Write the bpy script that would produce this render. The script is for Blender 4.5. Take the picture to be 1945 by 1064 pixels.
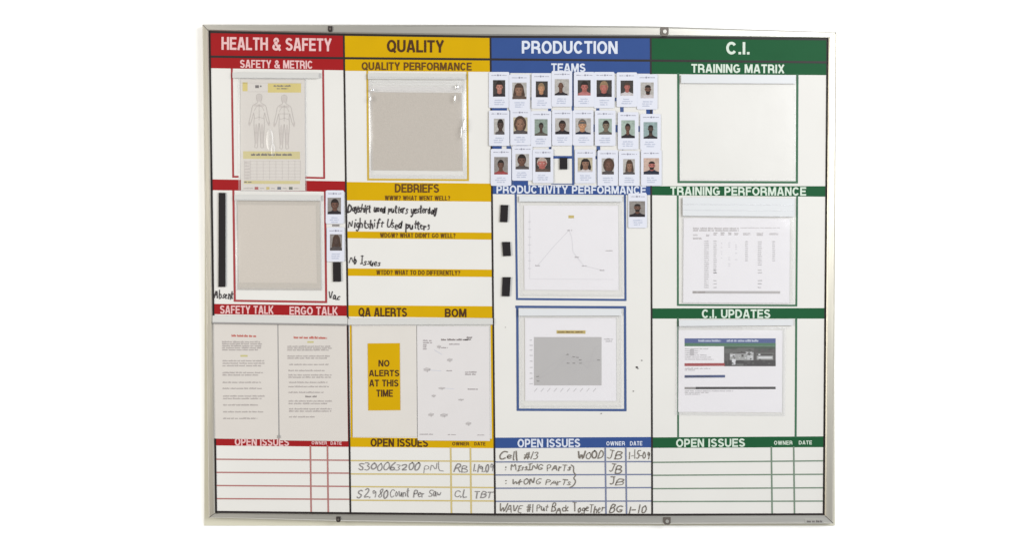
import bpy, math, random
from mathutils import Matrix, Vector, Euler
C = bpy.context.scene
for o in list(bpy.data.objects):
    bpy.data.objects.remove(o)
col = C.collection

# ------------------------------------------------------------------ camera, world, lamps, exposure
PW, PH, FPX = 1945.0, 1064.0, 2460.8
CAM = Vector((-0.0773, -3.22235, 0.12291))
RX, RY, RZ = -0.04115, -0.00399, -0.01744
ROT = (Matrix.Rotation(RZ, 3, 'Z') @ Matrix.Rotation(RX, 3, 'X') @ Matrix.Rotation(RY, 3, 'Y'))
cd = bpy.data.cameras.new('camera')
cam = bpy.data.objects.new('camera', cd)
col.objects.link(cam)
cd.sensor_width = 36.0
cd.lens = FPX / PW * 36.0
cd.clip_start = 0.05
cd.clip_end = 60
cam.matrix_world = Matrix.Translation(CAM) @ (ROT @ Matrix.Rotation(math.pi / 2, 3, 'X')).to_4x4()
C.camera = cam

w = bpy.data.worlds.new('World')
C.world = w
w.use_nodes = True
nt = w.node_tree
bg = nt.nodes['Background']
tc = nt.nodes.new('ShaderNodeTexCoord')
sx = nt.nodes.new('ShaderNodeSeparateXYZ')
mr = nt.nodes.new('ShaderNodeMapRange')
mr.inputs['From Min'].default_value = -0.6
mr.inputs['From Max'].default_value = 0.7
rp = nt.nodes.new('ShaderNodeValToRGB')
rp.color_ramp.elements[0].color = (0.19, 0.155, 0.09, 1)
rp.color_ramp.elements[1].color = (0.92, 0.97, 1.05, 1)
nt.links.new(tc.outputs['Generated'], sx.inputs[0])
nt.links.new(sx.outputs['X'], mr.inputs['Value'])
nt.links.new(mr.outputs[0], rp.inputs[0])
nt.links.new(rp.outputs[0], bg.inputs['Color'])
bg.inputs['Strength'].default_value = 0.75


def area(name, loc, target, sx_, sy_, power, c):
    l = bpy.data.lights.new(name, 'AREA')
    l.shape = 'RECTANGLE'
    l.size, l.size_y, l.energy, l.color = sx_, sy_, power, c
    o = bpy.data.objects.new(name, l)
    col.objects.link(o)
    o.location = loc
    o.rotation_euler = (Vector(target) - Vector(loc)).to_track_quat('-Z', 'Y').to_euler()
    return o


area('ceiling_lamp', (2.6, -3.1, 1.15), (0.35, 0, 0.0), 2.4, 1.6, 136, (0.985, 1.0, 1.0))
area('left_fill', (-3.5, -3.1, 0.2), (-0.6, 0, -0.05), 2.0, 1.8, 140, (1.0, 0.972, 0.915))  # added warm fill from the left, stands for no known lamp

C.view_settings.view_transform = 'Standard'
C.view_settings.look = 'None'
C.view_settings.exposure = 0.0
C.view_settings.gamma = 1.0
C.cycles.max_bounces = 8
C.cycles.transparent_max_bounces = 16
C.cycles.use_denoising = True


# ------------------------------------------------------------------ helpers
def at(px, py, d=0.0):
    """the point of the board plane (d metres proud of it) seen at photo coordinates px, py"""
    v = ROT @ Vector(((px - PW / 2) / FPX, 1.0, -(py - PH / 2) / FPX))
    t = (0.0 - CAM.y) / v.y
    p = CAM + v * t
    return Vector((p.x, -d, p.z))


PX = 0.0013


def lin(c):
    return c / 12.92 if c <= 0.04045 else ((c + 0.055) / 1.055) ** 2.4


def K(r, g, b, e=1.40):
    return tuple(min(0.95, lin(x / 255.0) / e) for x in (r, g, b))


MATS = {}


def mat(name, c, rough=0.55, spec=0.25, metal=0.0, mottle=0.05, scale=18.0, bump=0.0, bscale=200.0, stretch=None):
    if name in MATS:
        return MATS[name]
    m = bpy.data.materials.new(name)
    m.use_nodes = True
    n, l = m.node_tree.nodes, m.node_tree.links
    b = n['Principled BSDF']
    b.inputs['Roughness'].default_value = rough
    b.inputs['Specular IOR Level'].default_value = spec
    b.inputs['Metallic'].default_value = metal
    t = n.new('ShaderNodeTexCoord')
    vec = t.outputs['Object']
    if stretch:
        mp = n.new('ShaderNodeMapping')
        mp.inputs['Scale'].default_value = stretch
        l.new(vec, mp.inputs[0])
        vec = mp.outputs[0]
    nz = n.new('ShaderNodeTexNoise')
    nz.inputs['Scale'].default_value = scale
    nz.inputs['Detail'].default_value = 6
    l.new(vec, nz.inputs['Vector'])
    mx = n.new('ShaderNodeMix')
    mx.data_type = 'RGBA'
    mx.inputs[6].default_value = (*[x * (1 - mottle) for x in c], 1)
    mx.inputs[7].default_value = (*[min(1, x * (1 + mottle)) for x in c], 1)
    l.new(nz.outputs['Fac'], mx.inputs[0])
    l.new(mx.outputs[2], b.inputs['Base Color'])
    if bump:
        n2 = n.new('ShaderNodeTexNoise')
        n2.inputs['Scale'].default_value = bscale
        l.new(vec, n2.inputs['Vector'])
        bp = n.new('ShaderNodeBump')
        bp.inputs['Strength'].default_value = bump
        bp.inputs['Distance'].default_value = 0.002
        l.new(n2.outputs['Fac'], bp.inputs['Height'])
        l.new(bp.outputs[0], b.inputs['Normal'])
    MATS[name] = m
    return m


def clear_mat(name, tint, haze=0.12, gloss=0.06, rough=0.12, hazecol=(0.8, 0.8, 0.8), bump=0.15):
    """clear vinyl: mostly transparent, a little milky, with a glossy skin"""
    if name in MATS:
        return MATS[name]
    m = bpy.data.materials.new(name)
    m.use_nodes = True
    n, l = m.node_tree.nodes, m.node_tree.links
    out = n['Material Output']
    n.remove(n['Principled BSDF'])
    tr = n.new('ShaderNodeBsdfTransparent')
    tr.inputs[0].default_value = (*tint, 1)
    df = n.new('ShaderNodeBsdfDiffuse')
    df.inputs[0].default_value = (*hazecol, 1)
    gl = n.new('ShaderNodeBsdfGlossy')
    gl.inputs['Roughness'].default_value = rough
    gl.inputs[0].default_value = (1, 1, 1, 1)
    t = n.new('ShaderNodeTexCoord')
    nz = n.new('ShaderNodeTexNoise')
    nz.inputs['Scale'].default_value = 14
    nz.inputs['Detail'].default_value = 3
    l.new(t.outputs['Object'], nz.inputs['Vector'])
    bp = n.new('ShaderNodeBump')
    bp.inputs['Strength'].default_value = bump
    bp.inputs['Distance'].default_value = 0.01
    l.new(nz.outputs['Fac'], bp.inputs['Height'])
    l.new(bp.outputs[0], gl.inputs['Normal'])
    m1 = n.new('ShaderNodeMixShader')
    m1.inputs[0].default_value = haze
    l.new(tr.outputs[0], m1.inputs[1])
    l.new(df.outputs[0], m1.inputs[2])
    m2 = n.new('ShaderNodeMixShader')
    m2.inputs[0].default_value = gloss
    l.new(m1.outputs[0], m2.inputs[1])
    l.new(gl.outputs[0], m2.inputs[2])
    l.new(m2.outputs[0], out.inputs['Surface'])
    MATS[name] = m
    return m


class MB:
    """collects faces (world coordinates) and links them as one mesh object"""

    def __init__(s):
        s.v, s.f, s.m = [], [], []

    def face(s, pts, mi=0):
        b = len(s.v)
        s.v += [Vector(p) for p in pts]
        s.f.append(list(range(b, b + len(pts))))
        s.m.append(mi)

    def prism(s, pts, d, t, mi=0):
        """px polygon (clockwise in the picture), front face d proud of the board, t thick"""
        n = len(pts)
        b = len(s.v)
        s.v += [at(x, y, d) for x, y in pts] + [at(x, y, d) + Vector((0, t, 0)) for x, y in pts]
        s.f.append([b + i for i in reversed(range(n))])
        s.f.append([b + n + i for i in range(n)])
        for i in range(n):
            j = (i + 1) % n
            s.f.append([b + i, b + j, b + n + j, b + n + i])
        s.m += [mi] * (n + 2)
        return s

    def rect(s, x0, y0, x1, y1, d, t, dy=0.0, dx=0.0, mi=0):
        """dy: how far the right end drops; dx: how far the lower end shifts"""
        return s.prism([(x0, y0), (x1, y0 + dy), (x1 + dx, y1 + dy), (x0 + dx, y1)], d, t, mi)

    def sheet(s, pts, d, mi=0):
        s.face([at(x, y, d) for x, y in reversed(pts)], mi)
        return s

    def srect(s, x0, y0, x1, y1, d, dy=0.0, mi=0):
        return s.sheet([(x0, y0), (x1, y0 + dy), (x1, y1 + dy), (x0, y1)], d, mi)

    def stroke(s, pts, wd, d, mi=0, ext=0.4):
        """a drawn line: one mitred ribbon of width wd px"""
        P = [Vector(p) for p in pts]
        Q = [P[0]]
        for p in P[1:]:
            if (p - Q[-1]).length > 1e-4:
                Q.append(p)
        P = Q
        if len(P) < 2:
            return s
        closed = len(P) > 3 and (P[0] - P[-1]).length < 1e-3
        b = len(s.v)
        for i, p in enumerate(P):
            if closed and i in (0, len(P) - 1):
                a, c = P[-1] - P[-2], P[1] - P[0]
            else:
                a = (p - P[i - 1]) if i else (P[1] - p)
                c = (P[i + 1] - p) if i < len(P) - 1 else (p - P[i - 1])
            a, c = a.normalized(), c.normalized()
            t = a + c
            t = a.copy() if t.length < 1e-3 else t.normalized()
            k = 1 / max(.55, t.dot(a))
            nn = Vector((-t.y, t.x)) * wd / 2 * k
            e = Vector((0, 0)) if closed else t * (wd * ext) * (-1 if i == 0 else (1 if i == len(P) - 1 else 0))
            q, r = p + nn + e, p - nn + e
            s.v += [at(q.x, q.y, d), at(r.x, r.y, d)]
        for i in range(len(P) - 1):
            s.f.append([b + 2 * i, b + 2 * i + 2, b + 2 * i + 3, b + 2 * i + 1])
            s.m.append(mi)
        return s

    def ellipse(s, cx, cy, rx, ry, d, mi=0, n=14, a0=0.0, a1=2 * math.pi):
        full = abs(a1 - a0 - 2 * math.pi) < 1e-6
        k = n if full else n + 1
        s.sheet([(cx + rx * math.cos(a0 + (a1 - a0) * i / n), cy + ry * math.sin(a0 + (a1 - a0) * i / n)) for i in range(k)], d, mi)
        return s

    def build(s, name, mats, parent=None, origin=None, smooth=False):
        me = bpy.data.meshes.new(name)
        if not isinstance(mats, (list, tuple)):
            mats = [mats]
        if parent is not None:
            org = Vector(parent['_o'])
        elif origin is not None:
            org = Vector(origin)
        else:
            lo = Vector([min(v[i] for v in s.v) for i in range(3)])
            hi = Vector([max(v[i] for v in s.v) for i in range(3)])
            org = Vector(((lo.x + hi.x) / 2, hi.y, lo.z))
        me.from_pydata([tuple(v - org) for v in s.v], [], s.f)
        for m in mats:
            me.materials.append(m)
        for p, mi in zip(me.polygons, s.m):
            p.material_index = mi
            p.use_smooth = smooth
        me.update()
        o = bpy.data.objects.new(name, me)
        col.objects.link(o)
        if parent is not None:
            root = parent
            while root.parent is not None:
                root = root.parent
            o.parent = parent
        else:
            o.location = org
        o['_o'] = tuple(org)
        return o


def empty(name, px, py, d, label, cat, group=None):
    o = bpy.data.objects.new(name, None)
    col.objects.link(o)
    p = at(px, py, d)
    o.location = p
    o.empty_display_size = 0.02
    o['_o'] = tuple(p)
    return tag(o, label, cat, group)


def tag(o, label, cat, group=None):
    o['label'] = label
    o['category'] = cat
    if group:
        o['group'] = group
    return o


def arc(cx, cy, rx, ry, a0, a1, n=9):
    return [(cx + rx * math.cos(math.radians(a0 + (a1 - a0) * i / n)), cy + ry * math.sin(math.radians(a0 + (a1 - a0) * i / n))) for i in range(n + 1)]


# bold grotesque capitals as centre lines inside a 1-high cell (stroke .2 wide)
B_ = {
    'A': (.78, [[(.10, 0), (.35, 1)], [(.68, 0), (.43, 1)], [(.2, .29), (.58, .29)]]),
    'B': (.72, [[(.1, 0), (.1, 1)], [(.1, .91), (.4, .91)] + arc(.4, .715, .2, .195, 90, -90) + [(.1, .52)], [(.1, .5), (.4, .5)] + arc(.4, .295, .22, .205, 90, -90) + [(.1, .09)]]),
    'C': (.76, [arc(.38, .5, .28, .41, 35, 325, 18)]),
    'D': (.76, [[(.1, 0), (.1, 1)], [(.1, .91), (.32, .91)] + arc(.32, .5, .34, .41, 90, -90, 14) + [(.1, .09)]]),
    'E': (.66, [[(.66, .91), (.1, .91), (.1, .09), (.66, .09)], [(.1, .51), (.6, .51)]]),
    'F': (.62, [[(.62, .91), (.1, .91), (.1, 0)], [(.1, .5), (.56, .5)]]),
    'G': (.8, [arc(.39, .5, .29, .41, 40, 300, 18) + [(.66, .2), (.68, .45), (.42, .45)]]),
    'H': (.74, [[(.1, 0), (.1, 1)], [(.64, 0), (.64, 1)], [(.1, .52), (.64, .52)]]),
    'I': (.2, [[(.1, 0), (.1, 1)]]),
    'K': (.76, [[(.1, 0), (.1, 1)], [(.14, .36), (.64, 1)], [(.3, .52), (.66, 0)]]),
    'L': (.6, [[(.1, 1), (.1, .09), (.6, .09)]]),
    'M': (.9, [[(.1, 0), (.1, 1)], [(.8, 0), (.8, 1)], [(.15, 1), (.45, .04)], [(.75, 1), (.45, .04)]]),
    'N': (.74, [[(.1, 0), (.1, 1)], [(.64, 0), (.64, 1)], [(.13, .97), (.61, .03)]]),
    'O': (.82, [arc(.41, .5, .31, .41, 90, 450, 24)]),
    'P': (.68, [[(.1, 0), (.1, 1)], [(.1, .91), (.36, .91)] + arc(.36, .66, .22, .25, 90, -90) + [(.1, .41)]]),
    'Q': (.82, [arc(.41, .5, .31, .41, 90, 450, 24), [(.46, .28), (.76, -.02)]]),
    'R': (.74, [[(.1, 0), (.1, 1)], [(.1, .91), (.38, .91)] + arc(.38, .68, .22, .23, 90, -90) + [(.1, .45)], [(.36, .45), (.62, .34), (.64, 0)]]),
    'S': (.7, [arc(.35, .715, .24, .195, 20, 180, 8) + arc(.35, .715, .24, .18, 180, 260, 4) + arc(.35, .29, .25, .2, 80, 0, 5) + arc(.35, .29, .25, .2, 0, -165, 9)]),
    'T': (.66, [[(0, .91), (.66, .91)], [(.33, .88), (.33, 0)]]),
    'U': (.74, [[(.1, 1), (.1, .36)] + arc(.37, .36, .27, .27, 180, 360, 12) + [(.64, 1)]]),
    'V': (.74, [[(.1, 1), (.34, 0)], [(.64, 1), (.4, 0)]]),
    'W': (1.06, [[(.1, 1), (.29, 0)], [(.53, 1), (.31, 0)], [(.53, 1), (.75, 0)], [(.96, 1), (.77, 0)]]),
    'X': (.74, [[(.1, 1), (.64, 0)], [(.64, 1), (.1, 0)]]),
    'Y': (.74, [[(.09, 1), (.37, .42)], [(.65, 1), (.37, .42)], [(.37, .46), (.37, 0)]]),
    '&': (.82, [[(.76, 0), (.22, .66)], arc(.36, .76, .17, .155, 205, -35, 9), [(.47, .66), (.36, .54), (.22, .46)], arc(.34, .27, .25, .185, 125, 320, 9) + [(.62, .24), (.72, .46)]]),
    '.': (.22, [[(.11, 0), (.11, .2)]]),
    "'": (.18, [[(.09, 1), (.09, .66)]]),
    '?': (.6, [arc(.3, .72, .2, .19, 170, -40, 10) + [(.3, .46), (.3, .3)], [(.3, .18), (.3, 0)]]),
    ' ': (.3, []),
}


def lettering(s, box, d, m, parent, name='lettering', dy=0.0, bold=0.195, gap=.085):
    """printed capitals fitted to a px box; dy lets the right end drop"""
    x0, y0, x1, y1 = box
    total = sum(B_[c][0] + gap for c in s) - gap
    sx_ = (x1 - x0) / total
    cap = y1 - y0
    wd = bold * (cap * .45 + sx_ * .55)
    mb = MB()
    x = 0.0
    k = 0
    for c in s:
        for st in B_[c][1]:
            P = []
            for a, b in st:
                px = x0 + (x + a) * sx_
                P.append((px, y1 - b * cap + dy * (px - x0) / (x1 - x0)))
            k += 1
            mb.stroke(P, wd, d + .000012 * (k % 7), ext=0)
        x += B_[c][0] + gap
    return mb.build(name, m, parent)


# a small marker alphabet: strokes on a 0..1 grid, baseline 0, capitals 1 high
G = {
    'A': (.8, ["0,0 .4,1 .8,0", ".15,.35 .65,.35"]), 'B': (.7, ["0,0 0,1 .5,.95 .6,.75 .4,.55 0,.5", ".35,.52 .65,.4 .65,.12 .4,0 0,0"]),
    'C': (.75, [".7,.85 .45,1 .15,.85 0,.5 .15,.12 .45,0 .72,.15"]), 'D': (.75, ["0,0 .05,1 .45,.9 .7,.55 .55,.15 0,0"]),
    'E': (.6, [".6,1 .05,1 .02,.5 0,0 .6,0", "0,.52 .5,.52"]), 'G': (.75, [".65,.85 .4,1 .1,.8 0,.4 .2,.05 .55,.05 .7,.4 .4,.4"]),
    'I': (.4, ["0,1 .4,1", ".2,1 .2,0", "0,0 .4,0"]), 'J': (.55, [".1,1 .55,1", ".38,1 .38,.2 .2,0 0,.15"]),
    'L': (.55, ["0,1 0,0 .55,0"]), 'M': (.85, ["0,0 .1,1 .42,.4 .75,1 .85,0"]), 'N': (.75, ["0,0 .05,1 .65,0 .75,1"]),
    'O': (.75, [".4,1 .1,.8 0,.45 .15,.1 .4,0 .65,.15 .75,.5 .62,.88 .4,1"]), 'P': (.65, [".05,-.05 0,1 .45,.98 .62,.75 .45,.48 .03,.45"]),
    'R': (.7, ["0,0 0,1 .45,.97 .6,.75 .4,.5 .02,.48", ".25,.48 .7,0"]), 'S': (.6, [".58,.88 .3,1 .05,.82 .15,.58 .5,.42 .55,.15 .3,0 0,.1"]),
    'T': (.7, ["0,1 .7,1", ".35,1 .33,0"]), 'U': (.7, ["0,1 .02,.2 .3,0 .62,.15 .68,1"]), 'V': (.7, ["0,1 .33,0 .7,1"]),
    'W': (1.0, ["0,1 .22,0 .5,.75 .75,0 1,1"]),
    'a': (.5, [".45,.55 .2,.6 0,.3 .15,0 .42,.2 .47,.58 .47,.1 .55,0"]), 'b': (.5, ["0,1 0,0 .35,.02 .5,.3 .3,.55 .02,.4"]),
    'c': (.45, [".42,.52 .2,.6 0,.3 .15,0 .45,.08"]), 'd': (.55, [".45,.5 .2,.58 0,.3 .18,0 .45,.15 .5,1 .5,.05"]),
    'e': (.45, ["0,.3 .42,.35 .3,.6 .05,.5 0,.2 .18,0 .45,.1"]), 'f': (.4, [".42,.95 .22,.98 .15,.7 .12,-.1", "0,.5 .38,.52"]),
    'g': (.5, [".45,.55 .2,.6 0,.3 .2,.05 .45,.25 .47,.55 .42,-.3 .15,-.38 .02,-.25"]), 'h': (.5, ["0,1 0,0", "0,.3 .25,.58 .45,.4 .47,0"]),
    'i': (.2, [".08,.58 .1,0", ".08,.8 .1,.86"]), 'k': (.5, ["0,1 0,0", ".42,.6 .03,.25 .48,0"]), 'l': (.2, [".05,1 .08,.1 .2,0"]),
    'n': (.5, ["0,.58 .02,0", ".02,.35 .25,.6 .45,.4 .47,0"]), 'o': (.5, [".25,.6 .03,.42 .05,.1 .28,0 .48,.25 .4,.52 .25,.6"]),
    'p': (.5, ["0,.58 .02,-.4", ".02,.4 .28,.6 .48,.35 .28,.05 .02,.12"]), 'r': (.4, ["0,.58 .03,0", ".03,.35 .2,.58 .4,.52"]),
    's': (.42, [".4,.52 .18,.6 .05,.45 .35,.22 .28,.02 0,.06"]), 't': (.4, [".18,.9 .16,.1 .35,.02", "0,.6 .4,.62"]),
    'u': (.5, ["0,.58 .05,.12 .25,0 .43,.2 .46,.58 .48,0"]), 'v': (.45, ["0,.58 .2,0 .45,.58"]), 'w': (.6, ["0,.58 .15,0 .3,.42 .45,0 .6,.58"]),
    'y': (.5, ["0,.58 .12,.1 .3,.08", ".48,.58 .35,-.1 .15,-.4 .02,-.32"]),
    '0': (.55, [".28,1 .05,.8 0,.4 .15,.05 .38,.02 .55,.35 .5,.8 .28,1"]), '1': (.2, [".1,1 .1,0"]),
    '2': (.55, ["0,.8 .2,1 .48,.85 .4,.5 0,0 .55,.02"]), '3': (.5, ["0,.9 .3,1 .48,.78 .2,.55 .5,.3 .3,.02 0,.08"]),
    '5': (.5, [".5,1 .08,1 .05,.6 .4,.55 .48,.2 .25,0 0,.08"]), '6': (.5, [".42,1 .1,.7 0,.3 .15,.02 .42,.08 .48,.35 .25,.48 .03,.3"]),
    '7': (.5, ["0,1 .5,.98 .18,0"]), '8': (.5, [".25,.52 .05,.75 .25,1 .45,.8 .25,.52 0,.2 .25,0 .5,.22 .25,.52"]),
    '9': (.5, [".45,.75 .25,.98 .03,.75 .15,.5 .42,.6 .47,.8 .4,0"]),
    '#': (.6, [".2,.95 .12,.05", ".48,.95 .4,.05", "0,.65 .6,.65", "0,.33 .58,.33"]), '-': (.4, ["0,.45 .4,.45"]), '.': (.15, [".05,.0 .1,.06"]),
    ':': (.2, [".08,.08 .1,.16", ".08,.55 .1,.63"]), ' ': (.4, []), "'": (.2, [".1,1 .08,.8"]),
}


def chaikin(P):
    if len(P) < 3:
        return P
    o = [P[0]]
    for a, b in zip(P, P[1:]):
        o += [(a[0] * .75 + b[0] * .25, a[1] * .75 + b[1] * .25), (a[0] * .25 + b[0] * .75, a[1] * .25 + b[1] * .75)]
    return o[:1] + o[2:-1] + [P[-1]] if len(o) > 4 else o


def handwriting(s, x0, x1, ybase, cap, m, parent, wd=1.9, d=0.0009, drop=0.0, seed=1):
    """marker writing from x0 to x1 on a baseline, capitals cap px high, the baseline dropping by drop"""
    R = random.Random(seed)
    total = sum(G[c][0] + .18 for c in s) - .18
    sc = (x1 - x0) / total
    mb = MB()
    x = 0.0
    k = 0
    for c in s:
        wg, st = G[c]
        jy, js = R.uniform(-.13, .12), R.uniform(.82, 1.18)
        sl = R.uniform(.02, .30)
        jx, xs = R.uniform(-.05, .05), R.uniform(.87, 1.12)
        for q in st:
            P = []
            for pr in q.split():
                a, b = (float(z) for z in pr.split(','))
                b = b * js + jy + R.uniform(-.06, .06)
                a = a * xs + jx + sl * b + R.uniform(-.05, .05)
                px = x0 + (x + a) * sc
                P.append((px, ybase - b * cap + drop * (px - x0) / (x1 - x0)))
            k += 1
            mb.stroke(chaikin(P), wd * R.uniform(.7, 1.25), d + 0.000015 * (k % 9))
        x += wg + .18
    return mb.build('handwriting', m, parent)


RT = random.Random(7)


def words(mb, x0, x1, y, h, d, dens=1.0, dy=0.0, mi=0):
    """one printed line too small to read: runs of letter-sized marks"""
    x = x0
    while x < x1 - 1:
        wl = min(RT.uniform(5, 16), x1 - x)
        xe = x + wl
        while x < xe - .7:
            lw = RT.uniform(.8, 1.5)
            hh = h * RT.choice((.7, .7, .75, 1.0))
            yy = y + dy * (x - x0) / max(1, x1 - x0)
            mb.srect(x, yy + h - hh, min(x + lw, xe), yy + h, d, mi=mi)
            x += lw + RT.uniform(.15, .4) / dens
        x = xe + RT.uniform(.9, 1.7)
    return mb


# ------------------------------------------------------------------ materials
M_wall = mat('white_wall_paint', (0.95, 0.95, 0.95), rough=.8, spec=.1, mottle=.0, bump=.05, bscale=90)
M_cream = mat('cream_wall_paint', K(229, 225, 205), rough=.6, spec=.2, mottle=.04, scale=9, bump=.08, bscale=120)
M_board = mat('white_enamel', K(239, 237, 233), rough=.42, spec=.18, mottle=.035, scale=7)
M_alu = mat('brushed_aluminium_along', (0.55, 0.535, 0.49), rough=.40, spec=.5, metal=1.0, mottle=.16, scale=40, stretch=(.08, 1, 1.6), bump=.12, bscale=90)
M_alv = mat('brushed_aluminium_upright', (0.52, 0.49, 0.42), rough=.40, spec=.5, metal=1.0, mottle=.16, scale=40, stretch=(1.6, 1, .08), bump=.12, bscale=90)
M_steel = mat('dull_steel', K(120, 112, 105), rough=.4, spec=.5, metal=.4)
M_dark = mat('dark_gap', K(60, 52, 50), rough=.6)
M_black = mat('black_print', K(38, 30, 30), rough=.5, spec=.3)
M_red = mat('red_print', K(166, 32, 36), rough=.5, spec=.08, mottle=.07)
M_redl = mat('red_rule_print', K(172, 64, 68), rough=.5)
M_reds = mat('thin_red_rule_print', K(184, 124, 120), rough=.5)
M_yel = mat('yellow_print', K(219, 174, 4), rough=.5, spec=.08, mottle=.06)
M_yell = mat('yellow_rule_print', K(213, 178, 62), rough=.5)
M_yels = mat('thin_yellow_rule_print', K(214, 194, 128), rough=.5)
M_blue = mat('blue_print', K(58, 86, 148), rough=.5, spec=.08, mottle=.07)
M_bluel = mat('blue_rule_print', K(70, 94, 146), rough=.5)
M_blues = mat('thin_blue_rule_print', K(126, 134, 164), rough=.5)
M_green = mat('green_print', K(34, 94, 58), rough=.5, spec=.08, mottle=.07)
M_greenl = mat('green_rule_print', K(62, 112, 82), rough=.5)
M_greens = mat('thin_green_rule_print', K(124, 144, 126), rough=.5)
M_pink = mat('letter_white_on_red', K(240, 196, 196), rough=.5)
M_lwb = mat('letter_white_on_blue', K(226, 232, 246), rough=.5)
M_lwg = mat('letter_white_on_green', K(222, 236, 222), rough=.5)
M_brown = mat('letter_brown_on_yellow', K(78, 46, 14), rough=.5)
M_brownm = mat('small_letter_brown_on_yellow', K(102, 66, 16), rough=.5)
M_ink = mat('black_marker', K(72, 66, 68), rough=.6)
M_inkg = mat('grey_marker', K(146, 141, 140), rough=.6)
M_inkb = mat('faded_brown_marker', K(128, 120, 112), rough=.6)
M_paperw = mat('warm_copier_paper', K(226, 220, 214), rough=.8, spec=.1, mottle=.03)
M_paper = mat('copier_paper', K(240, 237, 241, 1.32), rough=.8, spec=.1, mottle=.02)
M_offw = mat('off_white_paper', K(230, 225, 219), rough=.8, spec=.1, mottle=.03)
M_card = mat('badge_plastic', K(232, 234, 246), rough=.35, spec=.3, mottle=.02)
M_magnet = mat('black_magnet_rubber', K(36, 32, 34), rough=.7, spec=.2, mottle=.15, scale=120)
M_text = mat('grey_print_text', K(190, 182, 179), rough=.7)
M_textd = mat('dark_grey_print_text', K(120, 114, 114), rough=.7)
M_textl = mat('pale_grey_print_text', K(194, 190, 194), rough=.7)
M_textb = mat('blue_grey_print_text', K(198, 204, 224), rough=.7)
M_vinyl = mat('grey_vinyl', K(203, 194, 184), rough=.45, spec=.25, mottle=.10, scale=260, bump=.25, bscale=420)
M_vinyl2 = mat('warm_grey_vinyl', K(206, 198, 188), rough=.45, spec=.25, mottle=.10, scale=260, bump=.25, bscale=420)
M_card2 = mat('warm_grey_insert_card', K(219, 210, 200), rough=.7, spec=.1, mottle=.08, scale=260)
M_clear = clear_mat('clear_vinyl', (.985, .985, .985), haze=.05, gloss=.035, rough=.18)
M_milk = mat('milky_strip', K(222, 221, 218), rough=.3, spec=.3, mottle=.03, scale=20)
M_milk2 = mat('pale_milky_strip', K(231, 233, 236), rough=.3, spec=.3, mottle=.02, scale=20)
M_seam = clear_mat('welded_vinyl_seam', (.975, .975, .98), haze=.10, gloss=.05, rough=.2, hazecol=(.85, .85, .86))
M_shine = clear_mat('glint_bump_vinyl', (.98, .98, .98), haze=.10, gloss=.55, rough=.10, hazecol=(.85, .85, .86), bump=.05)  # very glossy, for the added bumps that make bright glints
M_groove = mat('vinyl_groove_shade', K(164, 161, 160), rough=.4)  # plain grey of the rail lip and the sheet divider

# ------------------------------------------------------------------ the setting
WALL_Y, PANEL_Y = 0.021, 0.016
mb = MB()
mb.face([(-6, WALL_Y, -4), (6, WALL_Y, -4), (6, WALL_Y, 4), (-6, WALL_Y, 4)])
o = mb.build('wall', M_wall)
o['kind'] = 'structure'
mb = MB()
mb.prism([(387, 52), (1586, 64), (1589, 1002), (385.3, 1002)], -PANEL_Y, WALL_Y - PANEL_Y - 0.0005)
o = mb.build('wall_panel', M_cream)
o['kind'] = 'structure'

# ------------------------------------------------------------------ the whiteboard
TOPI = [(396.5, 58), (653, 63.3), (931.5, 67.3), (1236, 68.2), (1573.2, 72)]
BOTI = [(409, 975), (665.7, 977.6), (940.4, 980), (1238.7, 980.5), (1566, 979.5)]
TOPO = [(385.0, 46), (653, 46.3), (931.5, 46.8), (1240, 49.8), (1588, 61)]
BOTO = [(397, 983.5), (666, 990.5), (940, 994.2), (1240, 995.8), (1582.5, 995)]


def xl(k, y):
    """x of the k-th column line at height y"""
    a, b = TOPI[k], BOTI[k]
    t = (y - a[1]) / (b[1] - a[1])
    return a[0] + (b[0] - a[0]) * t


wb = empty('whiteboard', 985, 996, -PANEL_Y, 'large printed whiteboard with red, yellow, blue and green columns in a metal frame', 'whiteboard')
mb = MB()
mb.prism(TOPI + list(reversed(BOTI)), 0.0, 0.010)
board = mb.build('writing_surface', M_board, wb)


def rail(inner, outer, front=0.007):
    """an extruded aluminium rail: inner lip, flat face with eased edges, outer side down to the wall"""
    mb = MB()
    n = len(inner)
    prof = [(-.02, -0.0005), (-.02, .0045), (.12, front), (.80, front), (1.0, front - .004), (1.0, -PANEL_Y)]
    rows = []
    for (ix, iy), (ox, oy) in zip(inner, outer):
        rows.append([at(ix + (ox - ix) * u, iy + (oy - iy) * u, d) for u, d in prof])
    for a, b in zip(rows, rows[1:]):
        for i in range(len(prof) - 1):
            mb.face([a[i], a[i + 1], b[i + 1], b[i]])
    mb.face(rows[0])
    mb.face(list(reversed(rows[-1])))
    return mb


for inn, out in ((TOPI, TOPO), (list(reversed(BOTI)), list(reversed(BOTO))), ([BOTI[0], TOPI[0]], [BOTO[0], TOPO[0]]),
                 ([TOPI[-1], BOTI[-1]], [TOPO[-1], BOTO[-1]])):
    rail(inn, out).build('frame_rail', M_alu if len(inn) > 2 else M_alv, wb)
for (ix, iy), (ox, oy) in ((TOPI[0], TOPO[0]), (TOPI[-1], TOPO[-1]), (BOTI[0], BOTO[0]), (BOTI[-1], BOTO[-1])):
    mb = MB()
    mb.stroke([(ix, iy), (ix + (ox - ix) * .92, iy + (oy - iy) * .92)], 1.0, .0072, ext=0)
    mb.build('mitre_joint', M_dark, wb)

# bands: (k, [(y top left, y top right, y bottom left, y bottom right)], material)
D1, D2, D3, D4 = 0.0003, 0.0005, 0.0007, 0.0009
T = 0.0002


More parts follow.
